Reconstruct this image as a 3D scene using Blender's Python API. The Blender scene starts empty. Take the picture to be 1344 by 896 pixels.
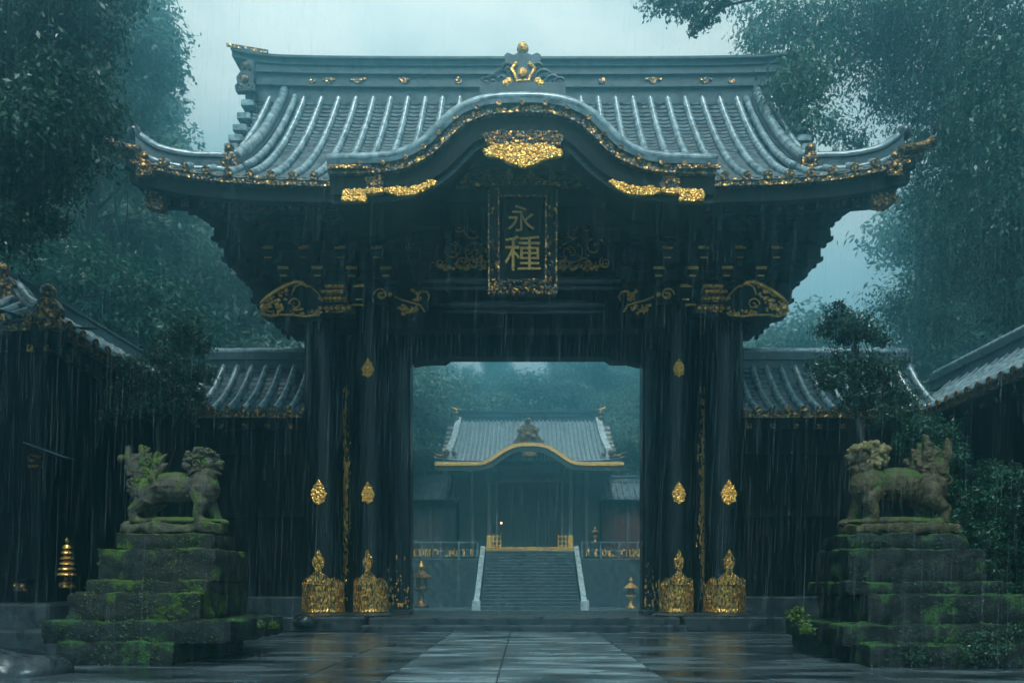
import bpy, math, random
import numpy as np
from mathutils import Vector, Matrix, noise

R = math.radians
scene = bpy.context.scene
COL = scene.collection
random.seed(7)

# ------------------------------------------------------------------ camera, world, sun
EYE = 1.2
VX, VY, F = 688.0, 765.0, 1000.0          # vanishing point of the photograph and focal length in its pixels
cam_d = bpy.data.cameras.new("camera")
cam = bpy.data.objects.new("camera", cam_d)
COL.objects.link(cam)
cam.location = (0, 0, EYE)
cam.rotation_euler = (R(90), 0, 0)
cam_d.sensor_width = 36.0
cam_d.lens = 36.0 * F / 1344.0
cam_d.shift_x = -(VX - 672.0) / 1344.0
cam_d.shift_y = (VY - 448.0) / 1344.0
cam_d.clip_end = 2000
scene.camera = cam

SUN_EL, SUN_AZ = 57.0, 178.0               # high, slightly behind the viewer, veiled by cloud
world = bpy.data.worlds.new("World")
scene.world = world
world.use_nodes = True
wn, wl = world.node_tree.nodes, world.node_tree.links
wn.clear()
w_out = wn.new("ShaderNodeOutputWorld")
w_bg = wn.new("ShaderNodeBackground")
w_bg.inputs["Strength"].default_value = 0.15
w_sky = wn.new("ShaderNodeTexSky")
w_sky.sky_type = 'NISHITA'
w_sky.sun_disc = False
w_sky.sun_elevation = R(SUN_EL)
w_sky.sun_rotation = R(SUN_AZ)
w_sky.air_density = 1.0
w_sky.dust_density = 3.0
w_tc = wn.new("ShaderNodeTexCoord")
w_map = wn.new("ShaderNodeMapping"); w_map.inputs["Scale"].default_value = (1, 1, 2.2)
w_no = wn.new("ShaderNodeTexNoise"); w_no.inputs["Scale"].default_value = 2.1
w_no.inputs["Detail"].default_value = 7; w_no.inputs["Roughness"].default_value = 0.55
w_rp = wn.new("ShaderNodeValToRGB")
w_rp.color_ramp.elements[0].position = 0.42; w_rp.color_ramp.elements[0].color = (4.5, 4.8, 4.5, 1)
w_rp.color_ramp.elements[1].position = 0.62; w_rp.color_ramp.elements[1].color = (9.6, 8.6, 7.3, 1)
w_mix = wn.new("ShaderNodeMix"); w_mix.data_type = 'RGBA'; w_mix.inputs["Factor"].default_value = 0.92
wl.new(w_tc.outputs["Generated"], w_map.inputs["Vector"])
wl.new(w_map.outputs[0], w_no.inputs["Vector"])
wl.new(w_no.outputs["Fac"], w_rp.inputs["Fac"])
wl.new(w_sky.outputs[0], w_mix.inputs[6])
wl.new(w_rp.outputs[0], w_mix.inputs[7])
wl.new(w_mix.outputs[2], w_bg.inputs["Color"])
wl.new(w_bg.outputs[0], w_out.inputs["Surface"])

sun_d = bpy.data.lights.new("sun", 'SUN')
sun_d.energy = 2.6
sun_d.angle = R(16)
sun_d.color = (1.0, 0.97, 0.9)
sun = bpy.data.objects.new("sun", sun_d)
COL.objects.link(sun)
sd = Vector((math.sin(R(SUN_AZ)) * math.cos(R(SUN_EL)), math.cos(R(SUN_AZ)) * math.cos(R(SUN_EL)), math.sin(R(SUN_EL))))
sun.rotation_euler = sd.to_track_quat('Z', 'Y').to_euler()

scene.view_settings.view_transform = 'Standard'
scene.view_settings.look = 'None'
scene.view_settings.gamma = 1.0
scene.view_settings.exposure = 0.16
scene.render.engine = 'CYCLES'
scene.cycles.max_bounces = 6
scene.cycles.diffuse_bounces = 2
scene.cycles.glossy_bounces = 3
scene.cycles.transmission_bounces = 3
scene.cycles.volume_bounces = 2
scene.cycles.transparent_max_bounces = 8
scene.cycles.use_denoising = True
HAZE_DENSITY = 0.015


def P(px, py, d):
    """photo pixel at distance d -> world"""
    return Vector(((px - VX) * d / F, d, EYE + (VY - py) * d / F))


def X(px, d): return (px - VX) * d / F
def Z(py, d): return EYE + (VY - py) * d / F


# ------------------------------------------------------------------ materials
def new_mat(name):
    m = bpy.data.materials.new(name)
    m.use_nodes = True
    n = m.node_tree.nodes; l = m.node_tree.links
    return m, n, l, n["Principled BSDF"]


def simple(name, ca, cb, rough=0.5, rough2=None, metallic=0.0, scale=3.0, stretch=(1, 1, 1), bump=0.2,
           bscale=20.0, bstretch=(1, 1, 1), coat=0.0, spec=0.5, lo=0.35, hi=0.65, bdist=0.02):
    m, n, l, b = new_mat(name)
    tc = n.new("ShaderNodeTexCoord")
    mp = n.new("ShaderNodeMapping"); mp.inputs["Scale"].default_value = stretch
    no = n.new("ShaderNodeTexNoise"); no.inputs["Scale"].default_value = scale; no.inputs["Detail"].default_value = 6
    rp = n.new("ShaderNodeValToRGB")
    rp.color_ramp.elements[0].position = lo; rp.color_ramp.elements[0].color = (*ca, 1)
    rp.color_ramp.elements[1].position = hi; rp.color_ramp.elements[1].color = (*cb, 1)
    l.new(tc.outputs["Object"], mp.inputs["Vector"]); l.new(mp.outputs[0], no.inputs["Vector"])
    l.new(no.outputs["Fac"], rp.inputs["Fac"]); l.new(rp.outputs[0], b.inputs["Base Color"])
    b.inputs["Metallic"].default_value = metallic
    b.inputs["Specular IOR Level"].default_value = spec
    b.inputs["Coat Weight"].default_value = coat
    b.inputs["Coat Roughness"].default_value = 0.12
    if rough2 is None:
        b.inputs["Roughness"].default_value = rough
    else:
        mr = n.new("ShaderNodeMapRange"); mr.inputs[1].default_value = 0.3; mr.inputs[2].default_value = 0.7
        mr.inputs[3].default_value = rough; mr.inputs[4].default_value = rough2
        l.new(no.outputs["Fac"], mr.inputs[0]); l.new(mr.outputs[0], b.inputs["Roughness"])
    if bump > 0:
        mp2 = n.new("ShaderNodeMapping"); mp2.inputs["Scale"].default_value = bstretch
        n2 = n.new("ShaderNodeTexNoise"); n2.inputs["Scale"].default_value = bscale; n2.inputs["Detail"].default_value = 5
        bp = n.new("ShaderNodeBump"); bp.inputs["Strength"].default_value = bump; bp.inputs["Distance"].default_value = bdist
        l.new(tc.outputs["Object"], mp2.inputs["Vector"]); l.new(mp2.outputs[0], n2.inputs["Vector"])
        l.new(n2.outputs["Fac"], bp.inputs["Height"]); l.new(bp.outputs[0], b.inputs["Normal"])
    return m


def gold_mat(name, cover=0.5, scale=14.0, col=(1.0, 0.52, 0.13), dark=(0.012, 0.010, 0.008), stretch=(1, 1, 1), rough=0.34):
    """gilded relief: worn gold leaf over black lacquer, with chased bumps"""
    m, n, l, b = new_mat(name)
    tc = n.new("ShaderNodeTexCoord")
    mp = n.new("ShaderNodeMapping"); mp.inputs["Scale"].default_value = stretch
    vo = n.new("ShaderNodeTexVoronoi"); vo.inputs["Scale"].default_value = scale
    no = n.new("ShaderNodeTexNoise"); no.inputs["Scale"].default_value = scale * 0.9; no.inputs["Detail"].default_value = 7
    no.inputs["Roughness"].default_value = 0.7
    l.new(tc.outputs["Object"], mp.inputs["Vector"])
    l.new(mp.outputs[0], vo.inputs["Vector"]); l.new(mp.outputs[0], no.inputs["Vector"])
    rp = n.new("ShaderNodeValToRGB")
    c = 1 - cover
    rp.color_ramp.elements[0].position = max(0.0, 0.25 + 0.5 * c - 0.05); rp.color_ramp.elements[0].color = (0, 0, 0, 1)
    rp.color_ramp.elements[1].position = max(0.02, min(1.0, 0.25 + 0.5 * c + 0.04)); rp.color_ramp.elements[1].color = (1, 1, 1, 1)
    l.new(no.outputs["Fac"], rp.inputs["Fac"])
    mx = n.new("ShaderNodeMix"); mx.data_type = 'RGBA'
    mx.inputs[6].default_value = (*dark, 1); mx.inputs[7].default_value = (*col, 1)
    l.new(rp.outputs[0], mx.inputs["Factor"]); l.new(mx.outputs[2], b.inputs["Base Color"])
    l.new(rp.outputs[0], b.inputs["Metallic"])
    b.inputs["Roughness"].default_value = rough
    bp = n.new("ShaderNodeBump"); bp.inputs["Strength"].default_value = 0.6; bp.inputs["Distance"].default_value = 0.04
    l.new(vo.outputs["Distance"], bp.inputs["Height"]); bp.invert = True
    l.new(bp.outputs[0], b.inputs["Normal"])
    return m


def mossy(name, stone=(0.055, 0.058, 0.05), stone2=(0.11, 0.105, 0.085), moss=(0.035, 0.085, 0.012), moss2=(0.10, 0.16, 0.02),
          amount=0.5, scale=2.2, rough=0.55, bump=0.7):
    m, n, l, b = new_mat(name)
    tc = n.new("ShaderNodeTexCoord")
    n1 = n.new("ShaderNodeTexNoise"); n1.inputs["Scale"].default_value = 9; n1.inputs["Detail"].default_value = 8; n1.inputs["Roughness"].default_value = 0.7
    n2 = n.new("ShaderNodeTexNoise"); n2.inputs["Scale"].default_value = scale; n2.inputs["Detail"].default_value = 9; n2.inputs["Roughness"].default_value = 0.72
    n3 = n.new("ShaderNodeTexNoise"); n3.inputs["Scale"].default_value = 38; n3.inputs["Detail"].default_value = 4
    ge = n.new("ShaderNodeNewGeometry"); sx = n.new("ShaderNodeSeparateXYZ")
    for t in (n1, n2, n3): l.new(tc.outputs["Object"], t.inputs["Vector"])
    l.new(ge.outputs["Normal"], sx.inputs[0])
    r1 = n.new("ShaderNodeValToRGB")
    r1.color_ramp.elements[0].position = 0.35; r1.color_ramp.elements[0].color = (*stone, 1)
    r1.color_ramp.elements[1].position = 0.66; r1.color_ramp.elements[1].color = (*stone2, 1)
    l.new(n1.outputs["Fac"], r1.inputs["Fac"])
    r3 = n.new("ShaderNodeValToRGB")
    r3.color_ramp.elements[0].position = 0.35; r3.color_ramp.elements[0].color = (*moss, 1)
    r3.color_ramp.elements[1].position = 0.68; r3.color_ramp.elements[1].color = (*moss2, 1)
    l.new(n3.outputs["Fac"], r3.inputs["Fac"])
    ma = n.new("ShaderNodeMath"); ma.operation = 'MULTIPLY_ADD'; ma.inputs[1].default_value = 0.09
    l.new(sx.outputs[2], ma.inputs[0]); l.new(n2.outputs["Fac"], ma.inputs[2])
    r2 = n.new("ShaderNodeValToRGB")
    c = 0.60 - 0.3 * amount
    r2.color_ramp.elements[0].position = c; r2.color_ramp.elements[0].color = (0, 0, 0, 1)
    r2.color_ramp.elements[1].position = c + 0.07; r2.color_ramp.elements[1].color = (1, 1, 1, 1)
    l.new(ma.outputs[0], r2.inputs["Fac"])
    mx = n.new("ShaderNodeMix"); mx.data_type = 'RGBA'
    l.new(r2.outputs[0], mx.inputs["Factor"]); l.new(r1.outputs[0], mx.inputs[6]); l.new(r3.outputs[0], mx.inputs[7])
    l.new(mx.outputs[2], b.inputs["Base Color"])
    b.inputs['Specular IOR Level'].default_value = 0.28
    mr = n.new("ShaderNodeMapRange"); mr.inputs[3].default_value = rough - 0.1; mr.inputs[4].default_value = 0.9
    l.new(r2.outputs[0], mr.inputs[0]); l.new(mr.outputs[0], b.inputs["Roughness"])
    ad = n.new("ShaderNodeMath"); ad.operation = 'MULTIPLY_ADD'; ad.inputs[1].default_value = 0.5
    l.new(n3.outputs["Fac"], ad.inputs[0]); l.new(n1.outputs["Fac"], ad.inputs[2])
    bp = n.new("ShaderNodeBump"); bp.inputs["Strength"].default_value = bump; bp.inputs["Distance"].default_value = 0.05
    l.new(ad.outputs[0], bp.inputs["Height"]); l.new(bp.outputs[0], b.inputs["Normal"])
    return m


def leaf_mat(name, ca, cb, rough=0.35):
    m, n, l, b = new_mat(name)
    ge = n.new("ShaderNodeNewGeometry")
    rp = n.new("ShaderNodeValToRGB")
    rp.color_ramp.elements[0].color = (*ca, 1); rp.color_ramp.elements[1].color = (*cb, 1)
    l.new(ge.outputs["Random Per Island"], rp.inputs["Fac"])
    l.new(rp.outputs[0], b.inputs["Base Color"])
    b.inputs["Roughness"].default_value = rough
    out = n["Material Output"]
    tr = n.new("ShaderNodeBsdfTranslucent"); ms = n.new("ShaderNodeMixShader"); ms.inputs[0].default_value = 0.3
    l.new(rp.outputs[0], tr.inputs["Color"]); l.new(b.outputs[0], ms.inputs[1]); l.new(tr.outputs[0], ms.inputs[2])
    l.new(ms.outputs[0], out.inputs["Surface"])
    return m


M = {}
M['tile'] = simple('wet_shaded_tile', (0.010, 0.020, 0.027), (0.10, 0.145, 0.165), rough=0.10, rough2=0.28, scale=5, bump=0.5, bscale=45, coat=0.5, bdist=0.01)  # pan tiles: shade of the valleys between ribs put into the colour
M['rib'] = simple('wet_highlit_rib_tile', (0.08, 0.13, 0.155), (0.40, 0.50, 0.53), rough=0.12, rough2=0.28, scale=6, bump=0.5, bscale=40, coat=0.6, bdist=0.01)  # same tiles, paler: highlight along the ribs put into the colour
M['ridge'] = simple('ridge_copper', (0.012, 0.024, 0.032), (0.055, 0.085, 0.10), rough=0.25, rough2=0.45, scale=4, bump=0.3, bscale=30, coat=0.4)
M['black'] = simple('black_lacquer_wood', (0.001, 0.003, 0.004), (0.004, 0.007, 0.009), spec=0.14, rough=0.42, rough2=0.55, scale=4, stretch=(6, 6, 0.4),
                    bump=0.35, bscale=10, bstretch=(5, 5, 0.3))
M['col'] = simple('column_lacquer', (0.001, 0.003, 0.005), (0.005, 0.009, 0.012), spec=0.3, rough=0.24, rough2=0.32, scale=5, stretch=(6, 6, 0.3),
                  bump=0.12, bscale=8, bstretch=(6, 6, 0.2))
M['darkwood'] = simple('dark_boards', (0.001, 0.002, 0.003), (0.004, 0.006, 0.008), spec=0.08, rough=0.55, rough2=0.65, scale=5, stretch=(8, 8, 0.4),
                       bump=0.4, bscale=12, bstretch=(8, 8, 0.3))
M['beam'] = simple('wet_sheen_beam', (0.02, 0.032, 0.04), (0.06, 0.085, 0.10), rough=0.16, rough2=0.3, scale=4, stretch=(0.4, 5, 5), bump=0.3, bscale=8, bstretch=(.3, 5, 5))  # bluish gloss along the black beams put into the base colour
M['gold'] = gold_mat('gilded_relief', 0.72, 18)
M['goldplain'] = gold_mat('plain_gold_leaf', 1.6, 30, rough=0.45, col=(0.62, 0.36, 0.12))
M['goldsolid'] = gold_mat('gilded_metal', 0.80, 24, rough=0.3)
M['goldworn'] = gold_mat('worn_gilding', 0.38, 14, col=(0.8, 0.38, 0.09))
M['golddim'] = gold_mat('dim_gilding', 0.40, 14, col=(0.80, 0.36, 0.08))
M['bronze'] = gold_mat('dark_bronze', 0.45, 16, col=(0.42, 0.22, 0.07), rough=0.45)
M['goldbase'] = gold_mat('gilded_column_sleeve', 0.52, 15, stretch=(1.8, 1.8, 0.6), col=(1.0, 0.52, 0.12))
M['court_stone'] = simple('shrine_court_stone', (0.03, 0.036, 0.04), (0.10, 0.115, 0.12), rough=0.3, rough2=0.6, scale=3, bump=0.4, bscale=10)
M['stone'] = simple('wet_dark_stone', (0.010, 0.015, 0.018), (0.042, 0.052, 0.058), rough=0.2, rough2=0.5, scale=3, bump=0.6, bscale=12)
M['paving'] = simple('wet_paving', (0.02, 0.028, 0.032), (0.26, 0.31, 0.33), rough=0.05, rough2=0.38, scale=1.3, stretch=(0.5, 1.5, 1), bump=0.35, bscale=9, bstretch=(1, 1.6, 1), bdist=0.012)  # paler: bright reflections on the central path put into the colour
M['paving_shaded'] = simple('shaded_wet_paving', (0.007, 0.011, 0.014), (0.10, 0.125, 0.135), rough=0.05, rough2=0.38, scale=1.3, stretch=(0.5, 1.5, 1), bump=0.35, bscale=9, bstretch=(1, 1.6, 1), bdist=0.012)  # side slabs: shade of the trees put into the base colour
M['ground'] = simple('wet_ground', (0.012, 0.016, 0.016), (0.04, 0.046, 0.045), rough=0.15, rough2=0.55, scale=0.8, bump=0.5, bscale=5)
M['hill'] = simple('forest_floor', (0.02, 0.035, 0.02), (0.05, 0.07, 0.04), rough=0.9, scale=0.3, bump=0.3, bscale=1)
M['moss'] = mossy('mossy_stone', stone=(0.006, 0.009, 0.008), stone2=(0.032, 0.031, 0.026), moss=(0.02, 0.05, 0.008), moss2=(0.11, 0.18, 0.02), amount=0.22)
M['moss_dark'] = mossy('dark_mossy_stone', stone=(0.004, 0.007, 0.007), stone2=(0.02, 0.024, 0.022), moss=(0.01, 0.03, 0.012), moss2=(0.07, 0.16, 0.035), amount=0.18)
M['lion_l'] = mossy('mossy_statue', stone=(0.02, 0.02, 0.015), stone2=(0.15, 0.12, 0.085), moss=(0.025, 0.06, 0.01), moss2=(0.16, 0.22, 0.035), amount=0.26, scale=4)
M['lion_r'] = mossy('lichened_statue', stone=(0.02, 0.018, 0.012), stone2=(0.16, 0.115, 0.06), moss=(0.03, 0.07, 0.015), moss2=(0.10, 0.15, 0.03), amount=0.22, scale=4)
M['lion_head_r'] = mossy('ochre_statue_head', stone=(0.14, 0.10, 0.05), stone2=(0.42, 0.31, 0.14), moss=(0.06, 0.08, 0.02), moss2=(0.2, 0.2, 0.06), amount=0.1, scale=5)
M['rock'] = simple('wet_boulder', (0.01, 0.014, 0.016), (0.04, 0.05, 0.055), rough=0.12, rough2=0.35, scale=4, bump=0.6, bscale=9)
M['bark'] = simple('bark', (0.02, 0.022, 0.02), (0.06, 0.06, 0.05), rough=0.7, scale=6, stretch=(4, 4, .6), bump=0.8, bscale=10, bstretch=(4, 4, .6))
M['leaf_dark'] = leaf_mat('dark_leaves', (0.012, 0.035, 0.022), (0.05, 0.12, 0.065), 0.25)
M['leaf_mid'] = leaf_mat('mid_leaves', (0.025, 0.075, 0.055), (0.10, 0.22, 0.14))
M['leaf_far'] = leaf_mat('misted_far_leaves', (0.07, 0.14, 0.11), (0.22, 0.34, 0.27), 0.45)  # paler than near leaves: hillside mist put into the leaf colour
M['leaf_bush'] = leaf_mat('bush_leaves', (0.012, 0.06, 0.035), (0.04, 0.15, 0.08), 0.4)
M['leaf_fern'] = leaf_mat('fern_leaves', (0.05, 0.10, 0.01), (0.16, 0.24, 0.03), 0.5)
M['redwood'] = simple('faded_red_boards', (0.10, 0.035, 0.025), (0.22, 0.08, 0.055), rough=0.5, scale=3, stretch=(6, 6, .4), bump=0.3)
M['brownwood'] = simple('brown_shrine_wood', (0.08, 0.08, 0.075), (0.22, 0.18, 0.15), rough=0.5, scale=3, stretch=(6, 6, .4), bump=0.3)
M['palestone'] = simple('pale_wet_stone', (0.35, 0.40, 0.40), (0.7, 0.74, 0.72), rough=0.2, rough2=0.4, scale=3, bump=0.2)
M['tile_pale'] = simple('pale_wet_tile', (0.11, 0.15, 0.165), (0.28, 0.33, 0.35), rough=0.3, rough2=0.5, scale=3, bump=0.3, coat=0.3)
m, n_, l_, b_ = new_mat('lamp_glow'); b_.inputs["Emission Color"].default_value = (1.0, 0.50, 0.28, 1); b_.inputs["Emission Strength"].default_value = 5
M['lamp'] = m
m, n_, l_, b_ = new_mat('rain_water')
b_.inputs["Base Color"].default_value = (0.8, 0.95, 1.0, 1); b_.inputs["Roughness"].default_value = 0.2
b_.inputs["Alpha"].default_value = 0.07
M['rain'] = m


# ------------------------------------------------------------------ mesh helpers
def tag(o, label=None, cat=None, group=None, kind=None):
    if label: o['label'] = label
    if cat: o['category'] = cat
    if group: o['group'] = group
    if kind: o['kind'] = kind
    return o


def empty(name, loc=(0, 0, 0), **kw):
    o = bpy.data.objects.new(name, None)
    o.empty_display_size = 0.3
    COL.objects.link(o)
    o.location = loc
    o['_w'] = tuple(loc)
    return tag(o, **kw)


def world_of(o):
    p = Vector((0, 0, 0))
    while o is not None:
        p += o.location
        o = o.parent
    return p


class MB:
    def __init__(self):
        self.v = []; self.f = []

    def add(self, vs, fs):
        b = len(self.v)
        self.v += [tuple(p) for p in vs]
        self.f += [tuple(i + b for i in f) for f in fs]
        return self

    def box(self, x0, x1, y0, y1, z0, z1):
        return self.add([(x0, y0, z0), (x1, y0, z0), (x1, y1, z0), (x0, y1, z0), (x0, y0, z1), (x1, y0, z1), (x1, y1, z1), (x0, y1, z1)],
                        [(0, 3, 2, 1), (4, 5, 6, 7), (0, 1, 5, 4), (1, 2, 6, 5), (2, 3, 7, 6), (3, 0, 4, 7)])

    def bbox(self, x0, x1, y0, y1, z0, z1, c=0.02):
        """box with chamfered vertical and top edges"""
        xs = [x0 + c, x1 - c, x1, x1, x1 - c, x0 + c, x0, x0]
        ys = [y0, y0, y0 + c, y1 - c, y1, y1, y1 - c, y0 + c]
        a = [(x, y, z0) for x, y in zip(xs, ys)]
        b = [(x, y, z1 - c) for x, y in zip(xs, ys)]
        cx, cy = (x0 + x1) / 2, (y0 + y1) / 2
        t = [(x - math.copysign(c, x - cx), y - math.copysign(c, y - cy), z1) for x, y in zip(xs, ys)]
        fs = [tuple(range(7, -1, -1)), tuple(range(16, 24))]
        for k in (0, 8):
            for i in range(8):
                j = (i + 1) % 8
                fs.append((k + i, k + j, k + 8 + j, k + 8 + i))
        return self.add(a + b + t, fs)

    def obox(self, c, ax, ay, az):
        """oriented box: centre and three half-axis vectors"""
        c = Vector(c); ax, ay, az = Vector(ax), Vector(ay), Vector(az)
        vs = [c + sx * ax + sy * ay + sz * az for sz in (-1, 1) for sx, sy in ((-1, -1), (1, -1), (1, 1), (-1, 1))]
        return self.add(vs, [(0, 3, 2, 1), (4, 5, 6, 7), (0, 1, 5, 4), (1, 2, 6, 5), (2, 3, 7, 6), (3, 0, 4, 7)])

    def prism_y(self, pts, y0, y1):
        n = len(pts)
        vs = [(x, y0, z) for x, z in pts] + [(x, y1, z) for x, z in pts]
        fs = [tuple(range(n)), tuple(range(2 * n - 1, n - 1, -1))]
        for i in range(n):
            j = (i + 1) % n
            fs.append((i, i + n, j + n, j))
        return self.add(vs, fs)

    def band_y(self, top, bot, y0, y1):
        """ribbon between two polylines of (x,z), extruded from y0 to y1"""
        n = len(top)
        vs = []
        for (xa, za), (xb, zb) in zip(top, bot):
            vs += [(xa, y0, za), (xb, y0, zb), (xa, y1, za), (xb, y1, zb)]
        fs = []
        for i in range(n - 1):
            a, b = 4 * i, 4 * i + 4
            fs += [(a + 1, b + 1, b, a), (a + 2, b + 2, b + 3, a + 3), (a, b, b + 2, a + 2), (a + 3, b + 3, b + 1, a + 1)]
        fs += [(0, 2, 3, 1), (4 * n - 4, 4 * n - 3, 4 * n - 1, 4 * n - 2)]
        return self.add(vs, fs)

    def tube(self, pts, rad, n=8, cap=True):
        pts = [Vector(p) for p in pts]
        if not hasattr(rad, '__len__'): rad = [rad] * len(pts)
        vs = []; fs = []
        prev = None
        for i, p in enumerate(pts):
            d = (pts[min(i + 1, len(pts) - 1)] - pts[max(i - 1, 0)])
            if d.length < 1e-6: d = Vector((0, 0, 1))
            d.normalize()
            if prev is None:
                s = d.orthogonal().normalized()
            else:
                s = (prev - d * prev.dot(d))
                s = s.normalized() if s.length > 1e-6 else d.orthogonal().normalized()
            prev = s
            u = d.cross(s)
            for k in range(n):
                a = 2 * math.pi * k / n
                vs.append(p + rad[i] * (math.cos(a) * s + math.sin(a) * u))
        m = len(pts)
        for i in range(m - 1):
            for k in range(n):
                k2 = (k + 1) % n
                fs.append((i * n + k, i * n + k2, (i + 1) * n + k2, (i + 1) * n + k))
        if cap:
            fs.append(tuple(range(n - 1, -1, -1))); fs.append(tuple(range((m - 1) * n, m * n)))
        return self.add(vs, fs)

    def lathe(self, prof, c=(0, 0, 0), n=20, sq=0):
        """profile [(r,z)...]; sq>0 squares the section"""
        vs = []; fs = []
        for r, z in prof:
            for k in range(n):
                a = 2 * math.pi * (k + .5) / n
                vs.append((c[0] + r * math.cos(a), c[1] + r * math.sin(a), c[2] + z))
        for i in range(len(prof) - 1):
            for k in range(n):
                k2 = (k + 1) % n
                fs.append((i * n + k, i * n + k2, (i + 1) * n + k2, (i + 1) * n + k))
        fs.append(tuple(range(n - 1, -1, -1))); fs.append(tuple(range((len(prof) - 1) * n, len(prof) * n)))
        return self.add(vs, fs)

    def ball(self, c, r, rows=6, cols=9, rot=None):
        if not hasattr(r, '__len__'): r = (r, r, r)
        vs = []; fs = []
        c = Vector(c)
        pts = [Vector((0, 0, -r[2]))]
        for i in range(1, rows):
            a = math.pi * i / rows
            for k in range(cols):
                b = 2 * math.pi * k / cols
                pts.append(Vector((r[0] * math.sin(a) * math.cos(b), r[1] * math.sin(a) * math.sin(b), -r[2] * math.cos(a))))
        pts.append(Vector((0, 0, r[2])))
        if rot is not None:
            pts = [rot @ p for p in pts]
        vs = [c + p for p in pts]
        for k in range(cols):
            fs.append((0, 1 + (k + 1) % cols, 1 + k))
        for i in range(rows - 2):
            for k in range(cols):
                k2 = (k + 1) % cols
                fs.append((1 + i * cols + k, 1 + i * cols + k2, 1 + (i + 1) * cols + k2, 1 + (i + 1) * cols + k))
        last = len(vs) - 1; b = 1 + (rows - 2) * cols
        for k in range(cols):
            fs.append((b + k, b + (k + 1) % cols, last))
        return self.add(vs, fs)

    def sweep(self, path, layers, up=None):
        """rectangular courses swept along a path: layers = [(half width, z0, z1)]"""
        path = [Vector(p) for p in path]
        n = len(path)
        sides = []
        for i in range(n):
            d = path[min(i + 1, n - 1)] - path[max(i - 1, 0)]
            d.z = 0
            if d.length < 1e-6: d = Vector((1, 0, 0))
            d.normalize()
            sides.append(Vector((-d.y, d.x, 0)))
        for hw, z0, z1 in layers:
            vs = []; fs = []
            for p, s in zip(path, sides):
                for sg, zz in ((-1, z0), (1, z0), (1, z1), (-1, z1)):
                    vs.append(p + s * hw * sg + Vector((0, 0, zz)))
            for i in range(n - 1):
                for k in range(4):
                    k2 = (k + 1) % 4
                    fs.append((4 * i + k, 4 * i + k2, 4 * i + 4 + k2, 4 * i + 4 + k))
            fs += [(3, 2, 1, 0), (4 * n - 4, 4 * n - 3, 4 * n - 2, 4 * n - 1)]
            self.add(vs, fs)
        return self

    def xform(self, fn, start=0):
        self.v = self.v[:start] + [tuple(fn(Vector(p))) for p in self.v[start:]]
        return self

    def build(self, name, mat, parent=None, smooth=False, **kw):
        me = bpy.data.meshes.new(name)
        off = world_of(parent)
        if parent is None and self.v:
            a = np.array(self.v); off = Vector(((a[:, 0].min() + a[:, 0].max()) / 2, (a[:, 1].min() + a[:, 1].max()) / 2, a[:, 2].min()))
        me.from_pydata([(x - off.x, y - off.y, z - off.z) for x, y, z in self.v], [], self.f)
        if smooth:
            me.polygons.foreach_set("use_smooth", [True] * len(me.polygons))
        me.materials.append(mat)
        me.update()
        o = bpy.data.objects.new(name, me)
        COL.objects.link(o)
        if parent is not None:
            o.parent = parent
        else:
            o.location = off
        return tag(o, **kw)


def build_islands(mb, name, mat, parent=None, smooth=False):
    """one object per connected piece"""
    par = list(range(len(mb.v)))
    def find(i):
        while par[i] != i:
            par[i] = par[par[i]]; i = par[i]
        return i
    for f in mb.f:
        a = find(f[0])
        for k in f[1:]:
            b = find(k)
            if a != b: par[b] = a
    groups = {}
    for f in mb.f: groups.setdefault(find(f[0]), []).append(f)
    for fs in groups.values():
        ids = sorted({i for f in fs for i in f}); mp = {v: k for k, v in enumerate(ids)}
        m2 = MB(); m2.add([mb.v[i] for i in ids], [tuple(mp[i] for i in f) for f in fs])
        m2.build(name, mat, parent, smooth)


def catmull(pts, n=6):
    pts = [Vector(p) for p in pts]
    out = []
    for i in range(len(pts) - 1):
        p0 = pts[max(i - 1, 0)]; p1 = pts[i]; p2 = pts[i + 1]; p3 = pts[min(i + 2, len(pts) - 1)]
        for k in range(n):
            t = k / n
            out.append(0.5 * ((2 * p1) + (p2 - p0) * t + (2 * p0 - 5 * p1 + 4 * p2 - p3) * t * t + (3 * p1 - p0 - 3 * p2 + p3) * t ** 3))
    out.append(pts[-1])
    return out


def relief(mb, inside, x0, x1, z0, z1, y, n, r, depth=0.5, rng=random):
    """chased relief: overlapping bosses on a plate facing -Y"""
    k = 0; tries = 0
    while k < n and tries < n * 20:
        tries += 1
        x = rng.uniform(x0, x1); z = rng.uniform(z0, z1)
        if not inside(x, z): continue
        rr = r * rng.uniform(0.6, 1.3)
        mb.ball((x, y, z), (rr, rr * depth, rr * rng.uniform(.6, 1.0)), 4, 6)
        k += 1


def in_poly(poly):
    def f(x, z):
        c = False
        j = len(poly) - 1
        for i in range(len(poly)):
            xi, zi = poly[i]; xj, zj = poly[j]
            if (zi > z) != (zj > z) and x < (xj - xi) * (z - zi) / (zj - zi) + xi: c = not c
            j = i
        return c
    return f


def plate(parent, name, pxpoly, d, mat, thick=0.08, nb=60, r=0.05, **kw):
    """a gilded plate with its outline in photo pixels at distance d, facing the court"""
    poly = [(X(a, d), Z(b, d)) for a, b in pxpoly]
    xs = [p[0] for p in poly]; zs = [p[1] for p in poly]
    mb = MB().prism_y(poly, d, d + thick)
    relief(mb, in_poly(poly), min(xs), max(xs), min(zs), max(zs), d, nb, r)
    return mb.build(name, mat, parent, **kw)


def spiral(mb, c, r, turns, y, rad, sx=1, n=26, start=0.0, depth=0.0):
    pts = []; rr = []
    for i in range(n):
        t = i / (n - 1)
        a = start + turns * 2 * math.pi * t
        q = r * (1 - 0.85 * t)
        pts.append((c[0] + sx * q * math.cos(a), y - depth * t, c[1] + q * math.sin(a)))
        rr.append(rad * (1 - 0.4 * t))
    mb.tube(pts, rr, 5)


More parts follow.
